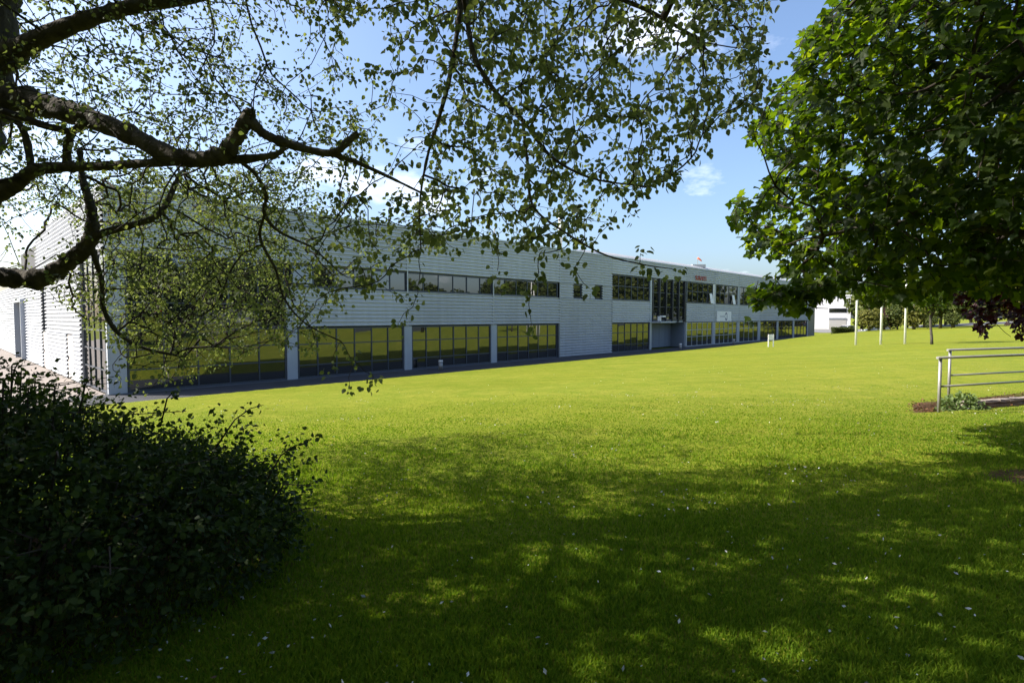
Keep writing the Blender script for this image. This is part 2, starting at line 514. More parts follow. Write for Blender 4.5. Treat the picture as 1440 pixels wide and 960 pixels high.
def window(t0, t1, zs, cols, end=False, name='window', frame='frame', bar=.055, plane=.10, skip=(), depth=.09, tilt=.42):
    """glazed bay: one frame of mullions and transoms, each pane a piece of its own"""
    z0, z1 = zs[0], zs[-1]
    w = (t1 - t0) / cols
    m = MB()
    e = .07
    m.box(t0, t0 + e, plane - depth, plane + .15, z0, z1); m.box(t1 - e, t1, plane - depth, plane + .15, z0, z1)
    m.box(t0 + e, t1 - e, plane - depth, plane + .15, z0, z0 + e); m.box(t0 + e, t1 - e, plane - depth, plane + .15, z1 - e, z1)
    for i in range(1, cols):
        x = t0 + i * w
        m.box(x - bar / 2, x + bar / 2, plane - depth + .01, plane + .13, z0 + e, z1 - e)
    for z in zs[1:-1]:
        for i in range(cols):
            a = t0 + i * w + (e if i == 0 else bar / 2); b = t0 + (i + 1) * w - (e if i == cols - 1 else bar / 2)
            m.box(a, b, plane - depth + .02, plane + .12, z - bar / 2, z + bar / 2)
    o = m.build(name, M[frame], B)
    if end:
        o.rotation_euler = (0, 0, -math.pi / 2)
        o.location = (0, t0 + t1, 0)
    for i in range(cols):
        for j in range(len(zs) - 1):
            if (i, j) in skip: continue
            h = zs[j + 1] - zs[j]
            p = link(bpy.data.objects.new('pane', pane_mesh(w - .02, h - .02)), o)
            p.location = (t0 + (i + .5) * w, plane - .03, (zs[j] + zs[j + 1]) / 2)
            p.rotation_euler = (R(random.gauss(0, tilt)), 0, R(random.gauss(0, tilt)))
    return o

# --- core, plinth and roof
MB().box(.3, 40.5, .34, 30, -.1, 7.6).box(40.5, 47.1, 2.9, 30, -.1, 2.42).box(40.5, 47.1, .34, 30, 2.62, 7.6).box(47.1, LEN - .2, .34, 30, -.1, 7.6).build('wall', M['core'], B)
MB().box(-.02, 40.3, -.10, .30, -.1, .028).box(47.2, LEN, -.10, .30, -.1, .028).build('plinth', M['plinth'], B)
MB().box(-.08, LEN + .05, -.10, .32, HT, HT + .09).build('parapet_cap', M['capping'], B)
MB().box(-.08, .32, .325, 18.5, HT, HT + .09).build('parapet_cap', M['capping'], B)
rf = MB()
prof = [(.34, 7.70), (.36, HT + .10), (1.0, HT + .42), (2.0, HT + .72), (4.0, HT + .98), (28, HT + 1.6), (29.5, 7.7)]
for (a, b) in zip(prof[:-1], prof[1:]):
    k0 = 30 if a[0] > .5 else 31; k1 = 30 if b[0] > .5 else 31
    x0a = 27 + min(12, a[0] * 4); x0b = 27 + min(12, b[0] * 4)
    rf.poly([(x0a, a[0], a[1]), (LEN, a[0], a[1]), (LEN, b[0], b[1]), (x0b, b[0], b[1])])
rf.poly([(27 + min(12, y * 4), y, z) for y, z in prof][::-1])
rf.poly([(LEN, y, z) for y, z in prof])
rf.build('roof', M['roof'], B)
MB().box(.34, 27, .34, 30, 7.55, 7.62).build('roof', M['roof'], B)

# --- long facade
G3 = [.03, .65, 1.65, 2.45]
window(.65, 6.9, [.03, .9, 1.68, 2.44, 3.53, 5.45], 5)
for (a, b) in ((7.45, 13.5), (14.05, 20.2), (20.75, 26.95)):
    window(a, b, G3, 6)
window(7.2, 13.74, [4.38, 5.45], 6)
window(13.78, 20.4, [4.38, 5.45], 6)
window(20.44, 27.0, [4.38, 5.45], 6)
MB().box(0.02, .62, -.03, .25, .03, 5.47).build('corner_pier', M['pale_panel'], B)
for x in (6.92, 13.53, 20.23):
    MB().box(x, x + .5, -.02, .28, .03, 2.47 if x > 7 else 4.37).build('pier', M['pale_panel'], B)
MB().box(26.97, 27.17, -.06, .28, .03, 2.47).build('pier', M['frame'], B)
clad(0, 6.95, 5.48, HT)
for a, b in ((6.95, 13.76), (13.76, 20.42), (20.42, 27.2)):
    clad(a, b, 5.48, HT)
    clad(a if a > 7 else 7.15, b, 2.49, 4.36)
clad(27.2, 34.0, .03, 4.36); clad(27.2, 34.0, 5.48, HT)
for a, b in ((27.2, 28.8), (29.9, 31.55), (32.6, 34.0)):
    clad(a, b, 4.36, 5.48)
window(28.82, 29.88, [4.40, 5.46], 1); window(31.57, 32.58, [4.40, 5.46], 1)
for x in (13.74, 20.40, 27.18):
    MB().box(x - .03, x + .03, -.075, -.045, 2.47 if x < 27 else .03, HT).build('cover_strip', M['capping'], B)
window(34.05, 40.1, [4.40, 5.55, 6.46], 6); window(34.05, 40.1, G3, 6)
clad(34.0, 40.3, 6.49, HT); clad(34.0, 40.3, 2.49, 4.36)
MB().box(40.13, 40.42, -.05, .34, .03, 6.48).build('pier', M['light_frame'], B)
# entrance
window(40.45, 47.0, [2.66, 3.9, 5.2, 6.48], 5, bar=.05, plane=.10)
for i in range(6):
    x = 40.6 + i * 1.25
    MB().box(x - .09, x + .09, -.07, .13, 2.5, 6.5).build('fin', M['fin'], B)
clad(40.3, 47.15, 6.49, HT)
MB().box(40.45, 43.3, -.9, .1, 2.44, 2.58).build('canopy', M['pale_panel'], B)
MB().box(40.45, 47.05, .1, 2.9, 2.46, 2.60).build('soffit', M['pale_panel'], B)
for i in range(4):
    a = 42.3 + i * 1.16
    MB().box(a, a + 1.14, 1.5, 1.58, .03, 2.44).build('wall_panel', M['blue_panel'], B)
window(40.6, 42.25, [.05, 2.05, 2.44], 2, plane=1.4, name='entrance_door')
MB().box(40.42, 40.58, .1, 2.9, .02, 2.44).build('side_wall', M['blue_panel'], B)
MB().box(46.98, 47.12, .1, 2.9, .02, 2.44).build('side_wall', M['blue_panel'], B)
MB().box(41.0, 41.12, -.6, -.3, 2.62, 3.05).box(41.0, 41.5, -.85, -.55, 2.95, 3.1).build('security_camera', M['white_paint'], B)
# right of the entrance
k = 0
x = 47.15
while x < 86.0:
    b = x + 6.65
    clad(x, b, 6.49, HT); clad(x, b, 2.49, 4.36)
    MB().box(x, x + .22, -.03, .3, 4.38, 6.48).build('pier', M['light_frame'] if k else M['frame'], B)
    window(x + .24, x + 6.2, [4.40, 5.55, 6.46], 5)
    MB().box(x + 6.22, x + 6.64, -.02, .3, 4.38, 6.48).build('pier', M['white_paint'] if k == 0 else M['pale_panel'], B)
    MB().box(x, x + .22, -.03, .3, .03, 2.47).build('pier', M['light_frame'], B)
    window(x + .24, x + 6.2, [.03, 1.0, 1.68, 2.45] if k < 2 else [.03, 1.65, 2.45], 5 if k < 2 else 4, frame='light_frame' if k < 3 else 'frame')
    MB().box(x + 6.22, x + 6.64, -.02, .3, .03, 2.47).build('pier', M['pale_panel'], B)
    MB().box(b - .03, b + .03, -.075, -.045, 2.47, HT).build('cover_strip', M['capping'], B)
    x = b; k += 1
XE = x
MB().box(XE, LEN, -.04, .3, .03, HT).build('end_panel', M['tan_panel'], B)
# two open top-hung sashes
for tx in (52.7, 58.6):
    o = MB().box(-.3, .3, -.02, .02, -1.05, 0).build('open_sash', M['white_paint'], B)
    o.location = (tx, -.05, 5.45); o.rotation_euler = (R(-9), 0, 0)

# --- short end wall (t = 0, runs back along s)
window(.22, 4.6, [.03, .9, 1.68, 2.44, 3.53, 5.45], 4, end=True)
MB().box(-.02, .25, 4.62, 4.8, .02, 5.46).build('pier', M['frame'], B)
clad(.02, 4.8, 5.48, HT, end=True)
clad(4.8, 6.9, .03, 2.15, end=True)
clad(8.4, 15.2, .03, 2.15, end=True)
clad(4.8, 15.2, 2.15, 4.8, end=True)
clad(4.8, 11.6, 4.8, HT, end=True); clad(11.6, 18.5, 4.8, HT, end=True)
clad(16.7, 18.5, .03, 4.8, end=True)
d = MB().box(-.02, .05, 6.93, 8.37, .02, 2.12).build('service_door', M['door_white'], B)
MB().box(-.06, -.02, 8.1, 8.2, .95, 1.1).build('handle', M['frame'], d)
d = MB().box(-.01, .05, 15.25, 16.65, .02, 2.1).build('service_door', M['door_white'], B)
MB().box(-.05, -.01, 16.4, 16.5, .95, 1.1).build('handle', M['frame'], d)
window(15.22, 16.68, [2.15, 3.4, 4.78], 2, end=True)
# lower rear wing
WH = 5.2
MB().box(.35, 25, 30.2, 48, -.1, WH - .1).box(.35, 25, 18.8, 30.1, -.1, WH - .15).build('wing_wall', M['core'], B)
MB().box(-.08, .36, 18.52, 48, WH, WH + .08).build('parapet_cap', M['capping'], B)
clad(18.5, 24.8, .03, WH, end=True, gap=.03); clad(29.2, 36, .03, WH, end=True, gap=.03); clad(36, 47.9, .03, WH, end=True, gap=.03)
clad(24.8, 29.2, 4.2, WH, end=True)
MB().box(-.3, .3, 24.85, 25.05, .02, 4.2).box(-.3, .3, 28.95, 29.15, .02, 4.2).box(-.3, .3, 25.06, 28.94, 4.0, 4.2).build('entrance_surround', M['pale_panel'], B)
window(25.08, 28.92, [.05, 1.1, 2.1, 3.0, 3.98], 3, end=True, plane=.2)

# --- roof furniture and signs: things of their own
q = to_world(31.0, 3.0)
fl = thing('roof_flue', (q[0], q[1], 8.6), 'tall pale round flue standing on the roof of the long building', 'chimney')
MB().tube([(0, 0, 0), (0, 0, 2.6)], .17, 14).build('pipe', M['white_paint'], fl, True)
MB().tube([(0, 0, 2.61), (0, 0, 2.75)], .21, 14).build('cap', M['galv'], fl, True)
q = to_world(23.0, 2.5)
tag(MB().tube([(q[0], q[1], 7.5), (q[0], q[1], 9.2)], .03, 8).build('roof_pole', M['galv'], smooth=True), 'thin grey pole on the roof left of the pale flue', 'pole')
q = to_world(53.6, 1.9)
ws = thing('windsock', (q[0], q[1], 8.5), 'small orange windsock on a thin pole above the red wall lettering', 'windsock')
MB().tube([(0, 0, 0), (0, 0, .95)], .025, 8).build('pole', M['galv'], ws)
MB().tube([(0, 0, .92), (.2, .02, .80), (.46, .05, .60)], [.11, .09, .06], 10).build('sock', M['orange'], ws, True)
q = to_world(53.0, 1.6)
tag(MB().box(q[0] - .7, q[0] + .7, q[1] - .5, q[1] + .5, 8.3, 8.62).build('roof_vent', M['roof']), 'low pale vent box on the roof below the windsock', 'roof vent')

fd = bpy.data.curves.new('lettering', 'FONT')
fd.body = 'SUBARTI'; fd.size = .66; fd.extrude = .03; fd.align_x = 'CENTER'
fd.materials.append(M['red'])
tmp_o = bpy.data.objects.new('wall_lettering', fd)
COL.objects.link(tmp_o)
sg_me = bpy.data.meshes.new_from_object(tmp_o)
bpy.data.objects.remove(tmp_o)
sg = link(bpy.data.objects.new('wall_lettering', sg_me))
sg.location = to_world(50.2, -.09, 6.72); sg.rotation_euler = (math.pi / 2, 0, BROT)
tag(sg, 'red raised letters on the parapet above the upper windows', 'sign')
pn = thing('sign_board', to_world(56.1, -.06, 2.5), 'white board with dark bracket emblem on the wall between the storeys', 'sign', rz=BROT)
MB().box(-1.9, 1.9, -.06, .0, 0, 1.1).build('board', M['white_paint'], pn)
em = MB()
def arc(cx, cz, r0, r1, a0, a1, n=10):
    for i in range(n):
        a = a0 + (a1 - a0) * i / n; b = a0 + (a1 - a0) * (i + 1) / n
        em.poly([(cx + r0 * math.cos(a), -.066, cz + r0 * math.sin(a)), (cx + r1 * math.cos(a), -.066, cz + r1 * math.sin(a)),
                 (cx + r1 * math.cos(b), -.066, cz + r1 * math.sin(b)), (cx + r0 * math.cos(b), -.066, cz + r0 * math.sin(b))])
arc(.5, .68, .16, .29, R(0), R(180)); arc(.5, .40, .16, .29, R(180), R(360))
em.poly([(.66, -.066, .45), (.79, -.066, .45), (.79, -.066, .62), (.66, -.066, .62)])
em.build('emblem', M['navy'], pn)
ln = MB()
for i in range(6):
    ln.poly([(-1.15 + i * .24, -.066, .49), (-.97 + i * .24, -.066, .49), (-.97 + i * .24, -.066, .58), (-1.15 + i * .24, -.066, .58)])
ln.build('small_print', M['grey_print'], pn)

# low lights in the paving by the wall
for (u, v, lab) in ((592, 524, 'small grey bollard light before the third ground floor bay of windows'),
                    (930, 494, 'small pale bollard light at the dark entrance recess'),
                    (1018, 485, 'small grey bollard light below the white sign board')):
    tt = {592: 15.2, 930: 42.9, 1018: 56.4}[u]
    q = to_world(tt, -1.1 if u != 930 else -1.6)
    bl = thing('bollard_light', (q[0], q[1], 0.0), lab, 'bollard light', 'low bollard lights along the facade')
    MB().tube([(0, 0, 0), (0, 0, .42)], .12, 12).build('post', M['galv'], bl, True)
    MB().tube([(0, 0, .425), (0, 0, .54)], .13, 12).build('lens', M['lamp_lens'], bl, True)

# ------------------------------------------------------------------ small lawn sign, poles, railings, steps
q = ground_hit(1084, 487.5)
ls = thing('lawn_sign', (q[0], q[1], gz(q[0], q[1])), 'small white board on two legs standing on the lawn before the building', 'sign')
s = q[1] / F
for sx in (-1, 1):
    MB().box(sx * 3.4 * s - .03, sx * 3.4 * s + .03, -.03, .03, -.1, 17.5 * s).build('leg', M['white_paint'], ls)
MB().box(-3.4 * s + .032, 3.4 * s - .032, -.02, .02, 9.5 * s, 17.4 * s).build('board', M['white_paint'], ls)
for u, v, lab in ((1203.5, 485, 'white flagpole nearest the end of the long building'), (1238.5, 484.5, 'white flagpole standing between the other two'), (1272.5, 483.5, 'white flagpole nearest the young tree')):
    q = ground_hit(u, v)
    fp = thing('flagpole', (q[0], q[1], gz(q[0], q[1])), lab, 'flagpole', 'white flagpoles on the lawn')
    MB().tube([(0, 0, -.1), (0, 0, 4.0), (0, 0, 8.0)], [.082, .07, .05], 12).build('pole', M['white_paint'], fp, True)
    MB().tube([(0, 0, 8.001), (0, 0, 8.05), (0, 0, 8.12), (0, 0, 8.18)], [.05, .09, .09, .03], 10).build('finial', M['white_paint'], fp, True)

def railing(u, v, d, lab, h):
    q = P(u, v, d)
    z = gz(*(q[:2] - RAC * .2)) if v > 570 else gz(*(q[:2] + RAC * .1))
    h = (CAMZ - (57.0 if v > 570 else 46.0) * d / F) - z
    r = thing('handrail', (q[0], q[1], z), lab, 'handrail', 'metal handrails beside the sunken steps', rz=math.atan2(RAX[1], RAX[0]))
    top = .026
    MB().tube([(-.09, 0, h), (7.0, 0, h)], .028, 12).build('top_rail', M['galv'], r, True)
    for i in range(3):
        MB().tube([(i * 3.1, 0, -.15), (i * 3.1, 0, h - .02)], .030, 12).build('post', M['galv'], r, True)
    for i in range(2):
        MB().tube([(i * 3.1 + .02, 0, h * .47), (i * 3.1 + 3.08, 0, h * .47)], .021, 12).build('mid_rail', M['galv'], r, True)
    return r
railing(1320, 580, 11.1, 'nearer grey metal handrail rising from the soil by the leafy shrub', 1.09)
railing(1334, 556, 13.1, 'farther grey metal handrail standing behind the leafy shrub', 1.02)

# stone edging of the sunken steps
rw_o = np.array((*(RAIL_A[:2] + RAX * 1.9 + RAC * .80), 0))
rw = thing('retaining_wall', (rw_o[0], rw_o[1], gz(*(rw_o[:2] + RAC * .6)) - .34), 'low rough stone edging wall of the sunken path between the handrails', 'wall', rz=math.atan2(RAX[1], RAX[0]))
for c in range(3):
    x = .25 - .15 * c
    while x < 7:
        w = random.uniform(.28, .55)
        bm = bmesh.new()
        bmesh.ops.create_cube(bm, size=1)
        bmesh.ops.subdivide_edges(bm, edges=bm.edges[:], cuts=1, use_grid_fill=True)
        for vtx in bm.verts:
            k = 1 - .09 * (abs(vtx.co.x) > .4) * (abs(vtx.co.z) > .4) - .08 * (abs(vtx.co.y) > .4) * (abs(vtx.co.z) > .4)
            vtx.co = Vector((vtx.co.x * (w - .012) , vtx.co.y * .22 * k, vtx.co.z * (.125 if c < 2 else .085) * k)) + Vector([random.gauss(0, .007) for _ in range(3)])
        me = bpy.data.meshes.new('stone'); bm.to_mesh(me); bm.free()
        me.materials.append(M['stone'] if c < 2 else M['coping'])
        o = link(bpy.data.objects.new('stone' if c < 2 else 'coping_stone', me), rw)
        o.location = (x + w / 2, random.gauss(0, .012) - (.02 if c == 2 else 0), .07 + c * .132 - (.02 if c == 2 else 0))
        x += w

# ------------------------------------------------------------------ vegetation tools
LEAF_POPLAR = (np.array([(0, 0, 0), (.30, .12, .03), (.44, .42, .05), (.26, .78, .02), (0, 1.05, -.05), (-.26, .78, .02), (-.44, .42, .05), (-.30, .12, .03), (0, .45, -.03)]),
               np.array([(8, i, (i + 1) % 8) for i in range(8)]))
def maple_template():
    tips = [(-150, .52), (-82, .82), (0, 1.0), (82, .82), (150, .52)]
    pts = [(0, -.02)]
    prev = None
    out = []
    for i, (a, r) in enumerate(tips):
        a = R(a)
        out.append((a - R(21), r * .74)); out.append((a, r)); out.append((a + R(21), r * .74))
        if i < 4:
            out.append(((a + R(tips[i + 1][0])) / 2, .52))
    V = [(0, 0, 0)] + [(.62 * r * math.sin(a), .28 + .62 * r * math.cos(a), .10 * r * r * (1 if j % 4 != 1 else -.3)) for j, (a, r) in enumerate(out)]
    V[0] = (0, .28, -.03)
    V.append((0, .12, 0))
    n = len(out)
    Fc = [(0, i + 2, i + 1) for i in range(n - 1)] + [(0, n + 1, n), (0, 1, n + 1)]
    return np.array(V), np.array(Fc)
LEAF_MAPLE = maple_template()
LEAF_SIMPLE = (np.array([(0, 0, 0), (.28, .45, .06), (0, 1, -.06), (-.28, .45, .06)]), np.array([(0, 1, 2), (0, 2, 3)]))
LEAF_BRAMBLE = (np.array([(0, 0, 0), (.26, .2, .05), (.33, .5, .05), (0, 1, -.10), (-.33, .5, .05), (-.26, .2, .05), (0, .5, -.02)]),
                np.array([(6, i, (i + 1) % 6) for i in range(6)]))

def unit(a):
    return a / np.maximum(np.linalg.norm(a, axis=-1, keepdims=True), 1e-9)

def leaf_frames(n_, direc, updir, jitter=.6):
    """orthonormal frames: y along the leaf, z its normal"""
    y = unit(direc + RNG.normal(0, jitter * .5, (n_, 3)))
    z = unit(updir + RNG.normal(0, jitter, (n_, 3)))
    x = unit(np.cross(y, z)); z = np.cross(x, y)
    return np.stack([x, y, z], -1)             # columns

def leaf_mesh(name, tmpl, pos, frames, size, tint, mat):
    V, Fc = tmpl
    n_ = len(pos)
    W_ = np.einsum('nij,vj->nvi', frames, V) * size[:, None, None] + pos[:, None, :]
    FF = (Fc[None] + (np.arange(n_) * len(V))[:, None, None]).reshape(-1, 3)
    return mesh_np(name, W_.reshape(-1, 3), FF, mat, {'tint': np.repeat(tint, len(V))})

def leaf_objects(tree, tmpl, mat, pos, frames, size, tint, name='leaf', nvar=7):
    """single leaves as parts, sharing a few meshes"""
    V, Fc = tmpl
    base = [mesh_np(name, V, Fc, mat, {'tint': np.full(len(V), (i + .5) / nvar)}) for i in range(nvar)]
    org = np.array(tree.location)
    for i in range(len(pos)):
        o = bpy.data.objects.new(name, base[min(nvar - 1, int(tint[i] * nvar))])
        m = np.eye(4); m[:3, :3] = frames[i] * size[i]; m[:3, 3] = pos[i] - org
        o.parent = tree
        o.matrix_basis = Matrix(m.tolist())
        COL.objects.link(o)

def grow(seed_pos, seed_dir, att, bf=.35, seed_pl=None):
    """joins every target point to the nearest branch (greedy, weighted by path length)"""
    ns, na = len(seed_pos), len(att)
    pos = np.concatenate([seed_pos, att])
    pl = np.zeros(ns + na); par = np.full(ns + na, -1)
    if seed_pl is not None: pl[:ns] = seed_pl
    best = np.full(na, 1e9); bp_ = np.zeros(na, int)
    for c in range(0, ns, 400):
        dd = np.linalg.norm(att[:, None] - seed_pos[None, c:c + 400], axis=2) + bf * pl[None, c:min(c + 400, ns)]
        k_ = dd.argmin(1); v_ = dd[np.arange(na), k_]
        up_ = v_ < best; best[up_] = v_[up_]; bp_[up_] = k_[up_] + c
    done = np.zeros(na, bool); order = []
    for _ in range(na):
        i = int(np.argmin(np.where(done, 1e9, best)))
        done[i] = True
        par[ns + i] = bp_[i]
        pl[ns + i] = pl[bp_[i]] + np.linalg.norm(att[i] - pos[bp_[i]])
        order.append(ns + i)
        c = np.linalg.norm(att - att[i], axis=1) + bf * pl[ns + i]
        u_ = (c < best) & ~done
        best[u_] = c[u_]; bp_[u_] = ns + i
    return pos, par, order

def branch_tubes(pos, par, order, ns, tip=.0035, ex=2.4, rmax=.06, sides=5, segs=3, sag=.04):
    n_ = len(pos)
    acc = np.zeros(n_)
    for i in reversed(order):
        acc[i] += tip ** ex
        acc[par[i]] += acc[i]
    rad = np.minimum(acc ** (1 / ex), rmax)
    E = np.array(order)
    p1 = pos[E]; p0 = pos[par[E]]
    L = np.linalg.norm(p1 - p0, axis=1, keepdims=True)
    gp = np.where(par[E] >= ns, par[np.maximum(par[E], 0)], par[E])
    gp = np.where(gp < 0, par[E], gp)
    d0 = p0 - pos[gp]
    z = np.linalg.norm(d0, axis=1) < 1e-6
    d0[z] = (p1 - p0)[z]
    m0 = unit(unit(d0) * .7 + unit(p1 - p0) * .6) * L
    m1 = (p1 - p0)
    r1 = rad[E]; r0 = np.where(par[E] >= ns, np.minimum(rad[par[E]], rad[E] * 1.5), rad[E] * 1.25)
    ts = np.linspace(0, 1, segs + 1)
    jit = RNG.normal(0, .035, (len(E), segs + 1, 3)) * L[:, None]
    jit[:, 0] = 0; jit[:, -1] = 0
    C = np.zeros((len(E), segs + 1, 3)); Rr = np.zeros((len(E), segs + 1))
    for k_, t_ in enumerate(ts):
        h = (2 * t_**3 - 3 * t_**2 + 1, t_**3 - 2 * t_**2 + t_, -2 * t_**3 + 3 * t_**2, t_**3 - t_**2)
        C[:, k_] = h[0] * p0 + h[1] * m0 + h[2] * p1 + h[3] * m1
        Rr[:, k_] = r0 * (1 - t_) + r1 * t_
    C += jit
    ref = unit(RNG.normal(0, 1, (len(E), 1, 3)))
    T = unit(np.gradient(C, axis=1))
    s_ = unit(np.cross(T, ref)); w_ = np.cross(T, s_)
    a_ = np.arange(sides) * 2 * math.pi / sides
    V = C[:, :, None] + (s_[:, :, None] * np.cos(a_)[None, None, :, None] + w_[:, :, None] * np.sin(a_)[None, None, :, None]) * Rr[:, :, None, None]
    per = (segs + 1) * sides
    q_ = []
    for k_ in range(segs):
        for a in range(sides):
            q_.append((k_ * sides + a, k_ * sides + (a + 1) % sides, (k_ + 1) * sides + (a + 1) % sides, (k_ + 1) * sides + a))
    Fq = (np.array(q_)[None] + (np.arange(len(E)) * per)[:, None, None]).reshape(-1, 4)
    return V.reshape(-1, 3), Fq, C, rad, E

def inside(poly, u, v):
    poly = np.array(poly, float)
    res = np.zeros(len(u), bool)
    j = len(poly) - 1
    for i in range(len(poly)):
        xi, yi = poly[i]; xj, yj = poly[j]
        c = ((yi > v) != (yj > v)) & (u < (xj - xi) * (v - yi) / (yj - yi + 1e-12) + xi)
        res ^= c
        j = i
    return res

def smooth_path(pts, n=6):
    """Catmull-Rom through (x, y, z, r)"""
    pts = np.array(pts)
    ext = np.vstack([2 * pts[0] - pts[1], pts, 2 * pts[-1] - pts[-2]])
    out = []
    for i in range(1, len(ext) - 2):
        a, b, c, d = ext[i - 1], ext[i], ext[i + 1], ext[i + 2]
        for t_ in np.linspace(0, 1, n, endpoint=False):
            out.append(.5 * ((2 * b) + (-a + c) * t_ + (2 * a - 5 * b + 4 * c - d) * t_**2 + (-a + 3 * b - 3 * c + d) * t_**3))
    out.append(ext[-2])
    return np.array(out)

def limb_obj(name, path, tree, mat, sides=12, rough=.10):
    path = smooth_path(path, 9)
    org = np.array(tree.location)
    m = MB()
    pts = path[:, :3] - org
    rr = np.maximum(path[:, 3], .004) * (1 + RNG.normal(0, rough * .7, len(path)) + .25 * (RNG.random(len(path)) < .05))
    m.tube([tuple(p) for p in pts], list(rr * .90), sides, rough=.035)
    m.build(name, mat, tree, True)
    return path

def obj_at(name, me, tree, kind=None):
    """mesh built in world coordinates, hung under its tree"""
    o = bpy.data.objects.new(name, me)
    o.parent = tree
    o.matrix_parent_inverse = Matrix.Translation(-Vector(tree.location))
    COL.objects.link(o)
    if kind: o['kind'] = kind
    return o

def leaves_on(C, rad, E, rmax, per_m, tipn, spread):
    """leaf anchors along thin branches, plus a few at each tip"""
    sel = rad[E] < rmax
    Cs = C[sel]
    Ls = np.linalg.norm(np.diff(Cs, axis=1), axis=2).sum(1)
    cnt = RNG.poisson(Ls * per_m) 
    ii = np.repeat(np.arange(len(Cs)), cnt)
    t_ = RNG.random(len(ii)) * (C.shape[1] - 1) * .999
    k_ = t_.astype(int); fr = (t_ - k_)[:, None]
    p = Cs[ii, k_] * (1 - fr) + Cs[ii, k_ + 1] * fr
    d = unit(Cs[ii, k_ + 1] - Cs[ii, k_])
    j = np.repeat(np.arange(len(Cs)), tipn)
    p2 = Cs[j, -1]; d2 = unit(Cs[j, -1] - Cs[j, -2])
    p = np.concatenate([p, p2]); d = np.concatenate([d, d2])
    off = unit(np.cross(d, RNG.normal(0, 1, p.shape)))
    return p + off * spread * RNG.random((len(p), 1)) + d * spread * RNG.normal(.3, .4, (len(p), 1)), unit(off + d * .6)

def tinted(n_, mean=.4, sd=.22):
    return np.clip(RNG.normal(mean, sd, n_), .01, .99)

